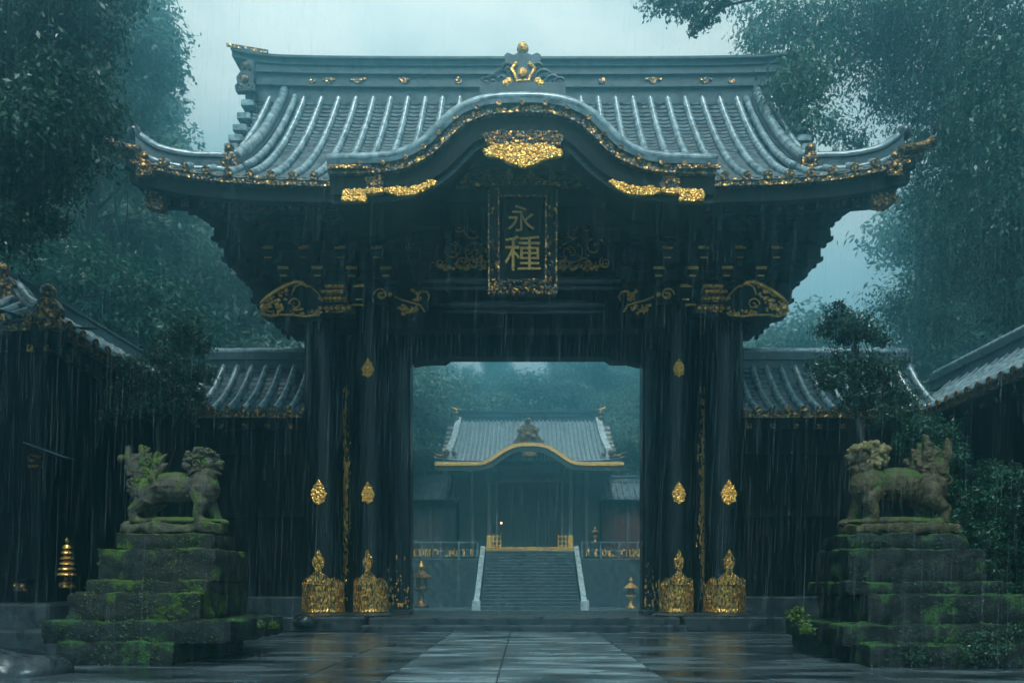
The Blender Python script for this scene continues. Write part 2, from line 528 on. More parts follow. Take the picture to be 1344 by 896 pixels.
# ------------------------------------------------------------------ ground, hills
def structure(o): o['kind'] = 'structure'; return o


g = MB()
NX, NY = 60, 80
def hz(x, y):
    if y < 58: h = 0.0
    else: h = (y - 58) * 0.50
    side = max(0.0, abs(x) - 26)
    h += side * 0.22 * min(1, max(0, (y - 20) / 25))
    return 27 * math.tanh(h / 22)
gx = np.linspace(-700, 700, 141); gy = np.concatenate([np.linspace(-60, 150, 70), np.linspace(160, 900, 25)])
g = MB()
vs = []
for y in gy:
    for x in gx:
        z = -0.34 if y > 24 else 0.0
        h = hz(x, y)
        vs.append((x, y, z + h + (2.5 * noise.noise(Vector((x * .03, y * .03, 0))) * min(1, h / 6) if h > 0 else 0)))
W_ = len(gx)
fs = [(j * W_ + i, j * W_ + i + 1, (j + 1) * W_ + i + 1, (j + 1) * W_ + i) for j in range(len(gy) - 1) for i in range(W_ - 1)]
# front court and rear court as flat ground, hill behind as its own terrain
MB().add([(-120, -60, -0.02), (120, -60, -0.02), (120, 23.5, -0.02), (-120, 23.5, -0.02)], [(0, 1, 2, 3)]).build('ground', M['ground'], kind='structure')
MB().add([(-60, 24.4, -0.3), (60, 24.4, -0.3), (60, 70, -0.3), (-60, 70, -0.3)], [(0, 1, 2, 3)]).build('rear_court_ground', M['paving'], kind='structure')
g.add([(x, y, z - 0.1) for x, y, z in vs], fs).build('hill_terrain', M['hill'], smooth=True, kind='structure')

# paving: large wet slabs with open joints
mbp = MB()
rng = random.Random(3)
cols = [-9.5, -7.6, -5.9, -4.3, -2.75, -1.72, -0.33, 1.72, 3.0, 4.5, 6.1, 7.8, 9.6]
mbd = MB()
for i in range(len(cols) - 1):
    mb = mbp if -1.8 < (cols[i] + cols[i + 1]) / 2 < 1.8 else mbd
    y = 5.0 + rng.uniform(0, 1.5)
    while y < 18.4:
        L = rng.uniform(1.4, 3.4)
        y1 = min(y + L, 18.5)
        dz = rng.uniform(-.004, .004)
        tx = rng.uniform(-.003, .003)
        b = len(mb.v)
        mb.bbox(cols[i] + .008, cols[i + 1] - .008, y + .008, y1 - .008, -0.06, 0.03 + dz, 0.008)
        mb.xform(lambda p: Vector((p.x, p.y, p.z + (tx * (p.x - cols[i]) if p.z > 0 else 0))), b)
        y = y1
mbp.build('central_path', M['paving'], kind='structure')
mbd.build('paving', M['paving_shaded'], kind='structure')

# gate platform: two broad steps
st = empty('stone_step', (0, 19, 0), label='broad wet stone steps under the great black gate', cat='steps')
MB().bbox(-4.0, 4.0, 18.6, 19.05, 0, 0.17, .03).build('step', M['stone'], st)
MB().bbox(-3.9, 3.9, 19.02, 23.9, 0, 0.34, .03).build('step', M['stone'], st)


# ------------------------------------------------------------------ roof builder
def tiled_surface(f, W, xs, nt, step, t0=0.0, t1=1.0, sag=0.0):
    """pan tiles: courses nt, columns xs, clipped to |x|<=W(t)"""
    mb = MB()
    for i in range(len(xs) - 1):
        for j in range(nt):
            ta = t0 + (t1 - t0) * j / nt; tb = t0 + (t1 - t0) * (j + 1) / nt
            wa, wb = W(ta), W(tb)
            xa0, xb0 = max(xs[i], -wa), min(xs[i + 1], wa)
            xa1, xb1 = max(xs[i], -wb), min(xs[i + 1], wb)
            if xb0 - xa0 < 1e-3: continue
            if xb1 < xa1: xa1 = xb1 = (xa1 + xb1) / 2
            fw = (f(xa0, ta) - f(xa0, ta + .01)); fw.z = 0; fw = fw.normalized() * step * .7
            u = Vector((0, 0, step)); sg = Vector((0, 0, -sag))
            xm0, xm1 = (xa0 + xb0) / 2, (xa1 + xb1) / 2
            vs = [f(xa0, ta) + u, f(xm0, ta) + u + sg, f(xb0, ta) + u, f(xb1, tb), f(xm1, tb) + sg, f(xa1, tb),
                  f(xa0, ta) - u * .3 + fw, f(xm0, ta) + sg - u * .3 + fw, f(xb0, ta) - u * .3 + fw]
            mb.add(vs, [(0, 1, 4, 5), (1, 2, 3, 4), (6, 7, 1, 0), (7, 8, 2, 1)])
    return mb


def rib_tubes(f, ranges, xs, nt, r, lift, n=7):
    mb = MB()
    for x, ts, t1 in [(x, a, b) for x in xs for a, b in ranges(x) if b - a > .02]:
        pts = []; rr = []
        m = max(3, int(nt * (t1 - ts)))
        for j in range(m):
            a = ts + (t1 - ts) * j / m; b = ts + (t1 - ts) * (j + 0.93) / m
            pts += [f(x, a) + Vector((0, 0, lift)), f(x, b) + Vector((0, 0, lift))]
            rr += [r * 1.1, r * 0.94]
        mb.tube(pts, rr, n)
    return mb


class HipGable:
    """irimoya roof: cfg in world coordinates"""
    def __init__(s, **k):
        s.__dict__.update(k)
        s.th = s.th_
    def zc(s, t): return s.Zf + (s.Zr - s.Zf) * (s.a * t + (1 - s.a) * t * t)
    def W(s, t):
        if t < s.th: return s.We + (s.Wl - s.We) * (t / s.th) ** 0.9
        return s.Wl + (s.Wg - s.Wl) * (t - s.th) / (1 - s.th)
    def ranges(s, x):
        x = abs(x)
        if x <= s.Wl: return [(0.0, 1.0)]
        out = []
        if x < s.We:
            out.append((0.0, s.th * ((s.We - x) / (s.We - s.Wl)) ** (1 / .9)))
        if x < s.Wg:
            out.append((s.th + (1 - s.th) * (x - s.Wl) / (s.Wg - s.Wl), 1.0))
        return out
    def front(s, x, t):
        up = s.up * (abs(x) / s.We) ** s.upp * (1 - t) ** 2
        return Vector((s.x0 + x * (1 - s.fan * t), s.yf + (s.yr - s.yf) * t, s.zc(t) + up))
    def back(s, x, t):
        tz = s.Zb + (s.Zr - s.Zb) * (s.a * t + (1 - s.a) * t * t)
        up = s.up * 0.6 * (abs(x) / s.We) ** s.upp * (1 - t) ** 2
        wb = s.Wb / s.We
        xx = x * (wb + (1 - wb) * t)
        return Vector((s.x0 + xx * (1 - s.fan * t), s.yb + (s.yr - s.yb) * t, tz + up))
    def side(s, sx, q, u):
        """side slope: q along 0 front..1 back, u eave..gable foot"""
        ef = s.front(sx * s.We, 0); eb = s.back(sx * s.We, 0)
        e = ef.lerp(eb, q)
        e.x = s.x0 + sx * (abs(eb.x - s.x0) + (abs(ef.x - s.x0) - abs(eb.x - s.x0)) * max(0, 1 - q / .45) ** 2)
        e.z = s.Zf + .04 + (ef.z - s.Zf - .04) * max(0, 1 - q / .35) ** 2 + (eb.z - s.Zf - .04) * q * q
        gf = s.front(sx * (s.Wl - .15), s.th); gb = s.back(sx * s.Wl * .95, s.th)
        gg = gf.lerp(gb, q)
        p = e.lerp(gg, u)
        p.z = e.z + (gg.z - e.z) * (0.62 * u + 0.38 * u * u)
        return p


def half_line(n, w): return [(-w + 2 * w * i / n) for i in range(n + 1)]


# ------------------------------------------------------------------ THE GATE
gate = empty('temple_gate', (0, 20.5, 0), label='tall black and gold temple gate with a wide curved tile roof', cat='gate')
H = HipGable(x0=-0.1, yf=16.6, yr=20.5, yb=23.2, Zf=9.98, Zr=14.3, Zb=10.7, We=8.75, Wg=7.2, Wl=6.7, Wb=7.2, a=0.60, up=0.62, upp=6, fan=0.02, th_=0.26)
pitch = 0.47
xs = [pitch * (i - 18.5) for i in range(38)]
allx = sorted(xs + [-8.75, 8.75])
roof = tiled_surface(H.front, H.W, allx, 32, 0.06, sag=0.03).build('roof', M['tile'], gate)
rib_tubes(H.front, H.ranges, xs, 26, 0.088, 0.07).build('roof_rib', M['rib'], roof, smooth=True)
# rear slope and side slopes
tiled_surface(H.back, lambda t: H.W(t), allx, 20, 0.035).build('rear_slope', M['tile'], roof)
mbs = MB(); mbr = MB()
for sx in (-1, 1):
    N, U = 14, 10
    for i in range(N):
        for j in range(U):
            q0, q1, u0, u1 = i / N, (i + 1) / N, j / U, (j + 1) / U
            up = Vector((0, 0, .035))
            mbs.add([H.side(sx, q0, u0) + up, H.side(sx, q1, u0) + up, H.side(sx, q1, u1), H.side(sx, q0, u1), H.side(sx, q0, u0), H.side(sx, q1, u0)],
                    [(0, 1, 2, 3), (4, 5, 1, 0)])
    mbs.build('side_slope', M['tile'], roof); mbs = MB()
    for i in range(1, N):
        mbr.tube([H.side(sx, i / N, j / 8) + Vector((0, 0, .06)) for j in range(9)], .085, 7)
mbr.build('side_rib', M['rib'], roof, smooth=True)
# round tile ends along the eave, gilded
mb = MB()
for x in xs:
    if abs(x) > 8.6: continue
    p = H.front(x, 0.0)
    if abs(x) < 4.2: pass
    mb.tube([p + Vector((0, -.06, .05)), p + Vector((0, .04, .06))], .095, 10)
build_islands(mb, 'tile_cap', M['bronze'], roof)

# eave boards following the curve of the eave
def eave_path(y, dz, w, upk, n=40, x0=-0.1):
    return [Vector((x0 + x, y, H.Zf + dz + H.up * upk * (abs(x) / H.We) ** H.upp)) for x in half_line(n, w)]
eave = MB().sweep(eave_path(16.68, 0, 8.8, 1.0), [(0.10, -0.15, 0.02)]).build('eave', M['goldworn'], gate)
MB().sweep(eave_path(16.80, 0, 8.55, 0.85), [(0.10, -0.44, -0.155)]).build('fascia', M['black'], eave)
MB().sweep(eave_path(17.30, 0, 8.15, 0.35), [(0.08, -0.40, -0.17)]).build('fascia', M['black'], eave)
# rafters: two tiers, slope 0.5
mb = MB()
x = -8.4
while x < 8.4:
    upk = H.up * (abs(x) / H.We) ** H.upp
    a = Vector((x - .1, 16.85, H.Zf - .36 + .85 * upk)); ye = 18.6 if abs(x) < 7.4 else 17.5; b = Vector((x - .1, ye, H.Zf - .36 + .5 * (ye - 16.85)))
    d = (b - a) / 2
    mb.obox((a + b) / 2, (.05, 0, 0), d, (0, 0, .07))
    x += 0.27
build_islands(mb, 'flying_rafter', M['black'], eave)
mb = MB()
x = -7.5
while x < 7.6:
    a = Vector((x - .1, 17.35, H.Zf - .33)); b = Vector((x - .1, 20.5, H.Zf - .33 + .5 * 3.15))
    mb.obox((a + b) / 2, (.055, 0, 0), (b - a) / 2, (0, 0, .08))
    x += 0.27
build_islands(mb, 'base_rafter', M['black'], eave)
# boarding above the rafters closes the roof
mb = MB()
for sgn in (1,):
    pts = half_line(30, 8.5)
    for i in range(30):
        xa, xb = pts[i] - .1, pts[i + 1] - .1
        ua, ub = [H.up * .8 * (abs(v) / H.We) ** H.upp for v in (pts[i], pts[i + 1])]
        mb.add([(xa, 16.75, H.Zf - .2 + ua), (xb, 16.75, H.Zf - .2 + ub), (xb * .93, 20.5, H.Zf + 1.55), (xa * .93, 20.5, H.Zf + 1.55),
                (xb * .83, 23.15, H.Zb - .15), (xa * .83, 23.15, H.Zb - .15)], [(0, 1, 2, 3), (3, 2, 4, 5)])
mb.build('soffit', M['darkwood'], eave)
# side and rear eave boards
for sx in (-1, 1):
    pth = [H.side(sx, q / 16, 0) for q in range(17)]
    MB().sweep(pth, [(0.08, -0.14, 0.0)]).build('side_eave_board', M['goldworn'], eave)
    MB().sweep([p - Vector((sx * .15, 0, 0)) for p in pth], [(0.08, -0.34, -0.145)]).build('side_fascia', M['black'], eave)
pth = [H.back(x, 0) for x in half_line(20, 8.75)]
MB().sweep(pth, [(0.08, -0.16, 0.0)]).build('rear_eave_board', M['goldworn'], eave)
# rafter end caps with gold
for k in range(40):
    px = 218 + k * 24.5
    if 455 < px < 915 and k % 1 == 0: continue
    y = 17.2
    xx = X(px, y)
    big = (k < 4 or k > 36)
    s = .085 if big else .07
    u = H.up * .35 * (abs(xx + .1) / H.We) ** H.upp
    MB().bbox(xx - s, xx + s, y - .03, y + .02, H.Zf - .38 + u, H.Zf - .22 + u, .01).build('rafter_cap', M['golddim'], eave)
mb = MB()
for k in range(34):
    xx = X(295 + k * 5, 17.15)
    mb.box(xx - .025, xx + .025, 17.16, 17.22, H.Zf - .39, H.Zf - .21)
mb.build('gilt_fret', M['golddim'], eave)
# gilded corner blocks
plate(eave, 'corner_block', [(190, 246), (213, 250), (213, 275), (191, 271)], 16.9, M['golddim'], .25, 24, .06)
plate(eave, 'corner_block', [(1144, 250), (1176, 243), (1176, 264), (1166, 271), (1146, 268)], 16.9, M['golddim'], .25, 24, .06)

# ridges
def ridge_end(parent, c, s, name='ridge_end_ornament', mat=None, gold=None):
    """demon-tile: stepped shield with scrolls, a round boss and a ball finial"""
    mat = mat or M['ridge']; gold = gold or M['golddim']
    x, y, z = c
    mb = MB()
    prof = [(-.5, 0), (-.55, .25), (-.42, .4), (-.46, .7), (-.3, .95), (-.2, 1.05), (.2, 1.05), (.3, .95), (.46, .7), (.42, .4), (.55, .25), (.5, 0)]
    mb.prism_y([(x + a * s, z + b * s) for a, b in prof], y - .15 * s, y + .2 * s)
    o = mb.build(name, mat, parent)
    mb = MB()
    mb.ball((x, y - .02 * s, z + 1.28 * s), .26 * s, 7, 10)
    mb.ball((x, y - .18 * s, z + .6 * s), (.2 * s, .1 * s, .2 * s), 6, 9)
    for sx in (-1, 1):
        spiral(mb, (x + sx * .26 * s, z + .2 * s), .15 * s, 1.2, y - .17 * s, .04 * s, sx)
    mb.build('boss', gold, o, smooth=True)
    return o

ZR = 14.17
rp = [Vector((x - .1, 20.5, ZR + 0.10 * (abs(x) / 7.6) ** 4)) for x in half_line(40, 7.15)]
ridge = MB().sweep(rp, [(.24, -.25, .16), (.33, .16, .21), (.25, .21, .50), (.33, .50, .55), (.25, .55, .74)]).build('main_ridge', M['ridge'], gate)
rp2 = [Vector((x - .1, 20.5, ZR + 0.10 * (abs(x) / 7.6) ** 4 + .16 * max(0, (abs(x) - 6.2) / 1.5) ** 2)) for x in half_line(60, 7.65)]
MB().sweep(rp2, [(.30, .742, .86), (.40, .86, .92), (.22, .92, .99)]).build('ridge_cap', M['ridge'], ridge)
for sx in (-1, 1):
    p = rp2[0 if sx < 0 else -1]
    if sx < 0: MB().obox(p + Vector((-sx * .45, -.41, .87)), (.55, 0, -sx * -.0 + (.09 * sx if sx > 0 else -.09)), (0, .012, 0), (0, 0, .045)).build('cap_gilding', M['golddim'], ridge)
    MB().bbox(sx * 7.15 - .1 - .12, sx * 7.15 - .1 + .12, 20.1, 20.9, ZR - .6, ZR + .85, .03).build('ridge_post', M['ridge'], ridge)
for px, w in ((410, 4), (432, 8), (470, 11), (531, 7), (602, 5), (790, 5), (857, 11), (926, 8), (960, 4)):
    x = X(px, 20.25); hw = w * .0202
    m_ = MB(); m_.tube([(x, 20.24, ZR + .355), (x, 20.2, ZR + .355)], .09, 8)
    if w > 6:
        for k in (-1, 1):
            m_.obox((x + k * hw * .6, 20.23, ZR + .40), (hw * .4, 0, 0), (0, .02, 0), (0, 0, .03))
    m_.build('ridge_crest', M['golddim'], ridge)
# descending ridges
for sx in (-1, 1):
    path = [H.front(sx * (6.40 + .12 * (1 - t / 20) ** 2), max(t / 20, .16)) for t in range(3, 21)]
    o = MB().sweep(path, [(.17, -.05, .18), (.12, .18, .27)]).build('descending_ridge', M['ridge'], gate)
    MB().tube([p + Vector((0, 0, .33)) for p in path], .115, 10).build('ridge_roll', M['rib'], o, smooth=True)
    MB().tube([p + Vector((-sx * .27, 0, .12)) for p in path], .085, 8).build('ridge_side_roll', M['rib'], o, smooth=True)
    ridge_end(gate, path[0] + Vector((sx * .03, -.16, -.12)), .42, mat=M['golddim'])
    # gable verge tiles seen end-on, and gable wall
    o = None
    mb = MB()
    for k in range(5):
        t = .46 + k * .11
        p = H.front(sx * H.W(t), t)
        mb.bbox(p.x - .17 + sx * .12, p.x + .17 + sx * .12, p.y - .25, p.y + .25, p.z - .06, p.z + .10, .02)
    build_islands(mb, 'verge_tile', M['rib'], roof)
    mb = MB()
    gp = [H.front(sx * 6.5, t / 10) for t in range(2, 11)] + [H.back(sx * 6.5, t / 10) for t in range(10, 1, -1)]
    mb.add([p - Vector((0, 0, .1)) for p in gp], [tuple(range(len(gp)))])
    mb.build('gable_wall', M['darkwood'], gate)
    # corner ridge curling up at its tip
    a = path[0]
    pth = catmull([a + Vector((sx * .05, 0, .05)), P(688 + sx * 386, 211, 17.15) + Vector((-.1, 0, 0)), P(688 + sx * 430, 209, 17.0) + Vector((-.1, 0, 0)),
                   P(688 + sx * 470, 201, 16.85) + Vector((-.1, 0, 0)), P(688 + sx * 492, 189, 16.75) + Vector((-.1, 0, 0)), P(688 + sx * 503, 178, 16.7) + Vector((-.1, 0, 0))], 6)
    o = MB().sweep(pth, [(.13, -.42, -.02), (.17, -.02, .03)]).build('corner_ridge', M['ridge'], gate)
    MB().tube([p + Vector((0, 0, .08)) for p in pth], [.10] * (len(pth) - 5) + [.095, .09, .09, .09, .1], 9).build('ridge_roll', M['rib'], o, smooth=True)
    MB().tube([p + Vector((0, -.14, -.28)) for p in pth[:-8]], .07, 8).build('ridge_roll', M['rib'], o, smooth=True)
    e = pth[-1]
    MB().ball(e + Vector((sx * .03, -.02, .05)), (.15, .15, .17), 7, 9).build('ridge_tip', M['ridge'], o, smooth=True)
    ridge_end(gate, pth[-9] + Vector((0, -.2, -.75)), .34, mat=M['golddim'])
    tipp = H.front(sx * 8.75, 0)
    MB().tube([tipp + Vector((-sx * .5, -.05, .0)), tipp + Vector((0, -.08, .07)), tipp + Vector((sx * .22, -.1, .17))], [.09, .1, .13], 9).build('eave_tip', M['bronze'], gate, smooth=True)
ridge_end(ridge, (7.2 - .1, 20.0, ZR - .1), .5, mat=M['ridge'])
ridge_end(ridge, (-7.2 - .1, 20.0, ZR - .1), .5, mat=M['ridge'])

# undulating gable (karahafu)
KD = 15.5
KP = [(0, 132), (30, 133), (58, 138), (86, 151), (108, 171), (128, 190), (152, 203), (182, 210), (255, 213)]
def kcurve(points, d, y_off=0.0, n=5):
    half = [Vector((a * d / F, 0, Z(b, d) + y_off)) for a, b in points]
    h = catmull(half, n)
    full = [Vector((-p.x, 0, p.z)) for p in reversed(h[1:])] + h
    return [(p.x - .04, p.z) for p in full]
kc = kcurve(KP, KD)
def inset(cur, dz, nrm=True):
    out = []
    n = len(cur)
    for i, (x, z) in enumerate(cur):
        a = cur[max(i - 1, 0)]; b = cur[min(i + 1, n - 1)]
        tx, tz = b[0] - a[0], b[1] - a[1]
        l = math.hypot(tx, tz)
        out.append((x + tz / l * dz, z - tx / l * dz))
    return out
kara = MB().band_y(kc, inset(kc, .10), KD - .1, 18.3).build('undulating_gable', M['tile'], gate)
# ribs of the gable roof run back from the front edge, round ends gilded
mb = MB(); mc = MB()
acc = 0
for i in range(1, len(kc)):
    acc += math.hypot(kc[i][0] - kc[i - 1][0], kc[i][1] - kc[i - 1][1])
    if acc > .42:
        acc = 0
        x, z = kc[i]
        q = inset(kc, -.02)[i]
        mb.tube([(q[0], KD + .1, q[1] - .03), (q[0], 17.9, q[1] - .03)], .06, 8)
        mc.tube([(q[0], KD - .13, q[1] - .13), (q[0], KD - .09, q[1] - .13)], .055, 9)
mb.build('gable_rib', M['rib'], kara, smooth=True)
build_islands(mc, 'tile_cap', M['bronze'], kara)
edge = inset(kc, -.05)
MB().tube([(x, KD - .02, z) for x, z in edge], .10, 10).build('edge_roll', M['rib'], kara, smooth=True)
edge = inset(kc, -.03)
MB().tube([(x, KD + .25, z + .04) for x, z in edge], .10, 10).build('edge_roll', M['rib'], kara, smooth=True)
MB().band_y(inset(kc, .10), inset(kc, .26), KD - .04, KD + .1).build('gilt_band', M['goldworn'], kara)
MB().band_y(inset(kc, .262), inset(kc, .62), KD + .08, KD + .2).build('bargeboard', M['black'], kara)
MB().band_y(inset(kc, .622), inset(kc, .72), KD + .22, KD + .3).build('bargeboard', M['beam'], kara)
# vault underside and tympanum
MB().band_y(inset(kc, .50), inset(kc, .56), KD + .2, 17.6).build('vault', M['black'], kara)
tym = [(x, z) for x, z in inset(kc, .55) if abs(x) < 3.2]
MB().prism_y(tym + [(tym[-1][0], 9.62), (tym[0][0], 9.62)], 17.0, 17.15).build('tympanum', M['black'], kara)
KP2 = [(0, 208), (40, 209), (80, 216), (110, 232), (135, 250), (160, 262)]
k2 = kcurve(KP2, 16.4)
MB().band_y(k2, inset(k2, .12), 16.4, 16.6).build('arch_beam', M['beam'], kara, smooth=False)
KP3 = [(0, 188), (40, 189), (78, 196), (105, 213), (128, 232)]
k3 = kcurve(KP3, 16.0)
MB().band_y(k3, inset(k3, .05), 16.0, 16.2).build('arch_beam', M['beam'], kara)
# gilded fittings of the gable
plate(kara, 'pendant', [(634, 198), (650, 191), (688, 189), (722, 191), (738, 197), (734, 205), (716, 207), (706, 214), (688, 219), (668, 214), (656, 206), (640, 205)], 15.35, M['goldsolid'], .1, 240, .055)
plate(kara, 'pendant_plate', [(634, 178), (650, 172), (726, 172), (740, 178), (736, 190), (640, 190)], 15.5, M['golddim'], .1, 90, .05)
for s in (-1, 1):
    def mx(l): return [(686 + s * a, b) for a, b in l]
    plate(kara, 'leaf_fitting', mx([(180, 247), (165, 244), (150, 247), (135, 242), (118, 235), (112, 238), (122, 246), (140, 254), (160, 256), (180, 252)]), 15.42, M['goldsolid'], .08, 80, .045)
    plate(kara, 'corner_fitting', mx([(236, 249), (184, 247), (184, 252), (206, 254), (206, 263), (238, 263)]), 15.45, M['goldsolid'], .12, 90, .045)
    plate(kara, 'gilt_bracket', mx([(205, 232), (185, 230), (180, 245), (205, 247)]), 15.55, M['golddim'], .1, 30, .05)
    MB().band_y([(X(688 + s * v, KD), Z(213, KD) - .1) for v in (200, 256)], [(X(688 + s * v, KD), Z(223, KD) - .02) for v in (200, 256)], KD - .1, KD - .04).build('end_gilding', M['golddim'], kara)
# crest on the gable ridge
mb = MB()
mb.box(X(630, 16.2), X(742, 16.2), 16.1, 16.6, Z(130, 16.2), Z(112, 16.2))
cp = [(632, 112), (636, 106), (642, 107), (648, 98), (654, 98), (658, 88), (664, 84), (662, 70), (666, 67), (674, 70), (680, 67), (691, 67), (698, 70), (705, 67), (710, 70), (708, 84), (714, 88), (718, 98), (724, 98), (730, 107), (736, 106), (741, 112)]
mb.prism_y([(X(a, 16.1), Z(b, 16.1)) for a, b in cp], 16.15, 16.5)
for s in (-1, 1):
    for q, (a, b, r) in enumerate(((26, 102, .2), (38, 107, .16), (48, 108, .12), (19, 90, .14))):
        spiral(mb, (X(686 + s * a, 16.1), Z(b, 16.1)), r, 1.3, 16.13, .035, s, start=.5)
crest = mb.build('crest', M['ridge'], kara)
mb = MB()
mb.ball((X(686, 16.1), 16.2, Z(60, 16.1)), (.13, .13, .13), 7, 10)
mb.ball((X(686, 16.0), 16.12, Z(90, 16.0)), (.1, .06, .1), 6, 9)
pent = [(672, 88), (679, 104), (694, 104), (702, 87), (694, 80)]
pp = [(X(a, 16.05), 16.12, Z(b, 16.05)) for a, b in [(678, 80)] + pent]
mb.tube(pp, .045, 6)
for a, b in ((668, 104), (706, 104), (664, 107), (710, 107)): mb.ball((X(a, 16.05), 16.12, Z(b, 16.05)), (.09, .05, .08), 5, 8)
mb.build('crest_gilding', M['goldsolid'], crest)
MB().bbox(-.45, .38, 16.5, 18.6, 10.9, 11.75, .05).build('gable_ridge', M['ridge'], kara)

# ---- body of the gate
ZB = 0.34
def column(px, d, r, base=True, med=None, fin=True, seed=0):
    x = X(px, d)
    o = MB().lathe([(r * 1.02, 0), (r, .4), (r, 4), (r * .97, 7.9), (r * .85, 8.3)], (x, d, ZB + .1), 28).build('column', M['col'], gate, smooth=True)
    MB().lathe([(r * 1.45, 0), (r * 1.5, .06), (r * 1.25, .12)], (x, d, ZB - .02), 20).build('column_footing', M['stone'], o, smooth=False)
    if base:
        rr = r * 1.07
        s = MB()
        n = 28; vs = []; fs = []
        levels = 9
        for j in range(levels + 1):
            for k in range(n):
                a = 2 * math.pi * (k + .5) / n
                top = .78 + .12 * math.cos(4 * a + math.pi) 
                z = ZB + .12 + top * j / levels
                q = rr * (1.05 if j == 0 else 1.0)
                vs.append((x + q * math.cos(a), d + q * math.sin(a), z))
        for j in range(levels):
            for k in range(n):
                k2 = (k + 1) % n
                fs.append((j * n + k, j * n + k2, (j + 1) * n + k2, (j + 1) * n + k))
        s.add(vs, fs)
        rg = random.Random(seed)
        for _ in range(170):
            a = rg.uniform(math.pi, 2 * math.pi); z = ZB + .16 + rg.uniform(0, .74)
            w = rg.uniform(.010, .024)
            s.ball((x + rr * math.cos(a), d + rr * math.sin(a), z), (w, w, w * rg.uniform(2.0, 4.5)), 4, 6)
        # ogival crest with a pearl finial
        yy = d - rr - .015
        ogi = [(-.30, .80), (-.26, .95), (-.16, 1.05), (-.07, 1.12), (-.06, 1.2), (-.13, 1.3), (-.14, 1.42), (-.08, 1.54), (0, 1.72), (.08, 1.54), (.14, 1.42), (.13, 1.3), (.06, 1.2), (.07, 1.12), (.16, 1.05), (.26, .95), (.30, .80)]
        pl = [(x + a * r / .45, ZB + .02 + b) for a, b in ogi]
        s.prism_y(pl, yy, yy + .1)
        relief(s, in_poly(pl), x - .3, x + .3, ZB + .8, ZB + 1.7, yy, 60, .035, .5, rg)
        s.build('base_cover', M['goldbase'], o)
    for zc, w, h in (med or []):
        mb = MB(); yy = d - r - .012
        pl = []
        for k in range(24):
            a = 2 * math.pi * k / 24
            q = 1 + .08 * math.cos(8 * a)
            zz = math.sin(a); zz = zz * (1.25 if zz > 0 and abs(math.cos(a)) < .3 else 1.0)
            pl.append((x + w * q * math.cos(a) * (1 - .25 * max(0, math.sin(a))), zc + h * q * zz))
        mb.prism_y(pl, yy, yy + .06)
        relief(mb, in_poly(pl), x - w, x + w, zc - h, zc + h, yy, 46, .035, .6, random.Random(seed + 5))
        mb.build('medallion', M['goldsolid'], o)
    return o

zm = Z(648, 19.6); zu = Z(484, 19.6)
column(425, 20, .50, med=[(zm, .19, .27)], seed=1)
column(487, 20, .41, med=[(zm, .16, .24), (zu, .15, .21)], seed=2)
column(887, 20, .41, med=[(zm, .17, .24), (zu, .14, .20)], seed=3)
column(950, 20, .50, med=[(zm, .20, .27)], seed=4)
column(432, 22.6, .42, base=False); column(942, 22.6, .42, base=False)
# door posts
for s, px in ((-1, 524), (1, 858)):
    x = X(px, 21.2)
    o = MB().bbox(x - .34, x + .34, 20.95, 21.6, ZB, 8.3, .05).build('door_post', M['col'], gate)
    MB().bbox(x - .37, x + .37, 20.9, 21.65, ZB, ZB + .14, .04).build('post_footing', M['stone'], o)
    rg = random.Random(8 + s)
    mb = MB()
    for k in range(60):
        w = rg.uniform(.012, .03)
        mb.ball((x + rg.uniform(-.3, .3), 20.94, ZB + .2 + abs(rg.gauss(0, .5))), (w, .02, w * rg.uniform(1, 3)), 4, 6)
    mb.build('gilding_flakes', M['goldsolid'], o)
    x2 = X(688 + s * 232, 20.9)
    MB().bbox(x2 - .17, x2 + .17, 20.6, 21.2, ZB, 8.3, .04).build('inner_post', M['col'], gate)
    # worn strip of gold leaf on the post between the columns
    mb = MB()
    for k in range(420):
        z = rg.gauss(3.6, 1.5)
        if z < .7 or z > 6.6: continue
        w = rg.uniform(.008, .026)
        mb.ball((x2 + rg.gauss(0, .055 + .02 * math.sin(z * 3)), 20.59, z), (w, .012, w * rg.uniform(1.5, 5)), 4, 5)
    mb.build('gold_leaf_strip', M['goldsolid'], gate)
    # gilded stubs at the corridor joint
    xe = X(688 + s * 283, 20)
    MB().bbox(xe - .14, xe + .14, 20.1, 20.5, ZB, 7.4, .03).build('corner_post', M['darkwood'], gate)
    mb = MB()
    zs_ = [Z(495, 20), Z(505, 20), Z(515, 20)]
    for zz in zs_: mb.ball((xe, 20.05, zz), (.11, .07, .09), 6, 9)
    mb.build('post_crest', M['gold'], gate)
    pl = plate(gate, 'post_crest', [(688 + s * 283 - 5, 636), (688 + s * 283, 628), (688 + s * 283 + 5, 640), (688 + s * 283 + 3, 660), (688 + s * 283 - 3, 660)], 20.05, M['golddim'], .05, 20, .03)
    mb = MB()
    for k in range(50):
        w = rg.uniform(.01, .022)
        mb.ball((xe + rg.gauss(0, .04), 20.09, rg.uniform(3.4, 6.0)), (w, .012, w * rg.uniform(1, 4)), 4, 5)
    mb.build('gold_leaf_strip', M['golddim'], gate)
# side panels between columns (door walls)
for s in (-1, 1):
    xs0, xs1 = sorted((s * 3.6, s * 5.55))
    MB().bbox(xs0, xs1, 21.25, 21.45, ZB, 8.4, .02).build('side_panel', M['darkwood'], gate)
    # spiked gate leaf folded back
    MB().bbox(s * 3.75 - .06, s * 3.75 + .06, 21.62, 23.6, ZB + .05, 7.3, .02).build('gate_leaf', M['darkwood'], gate)
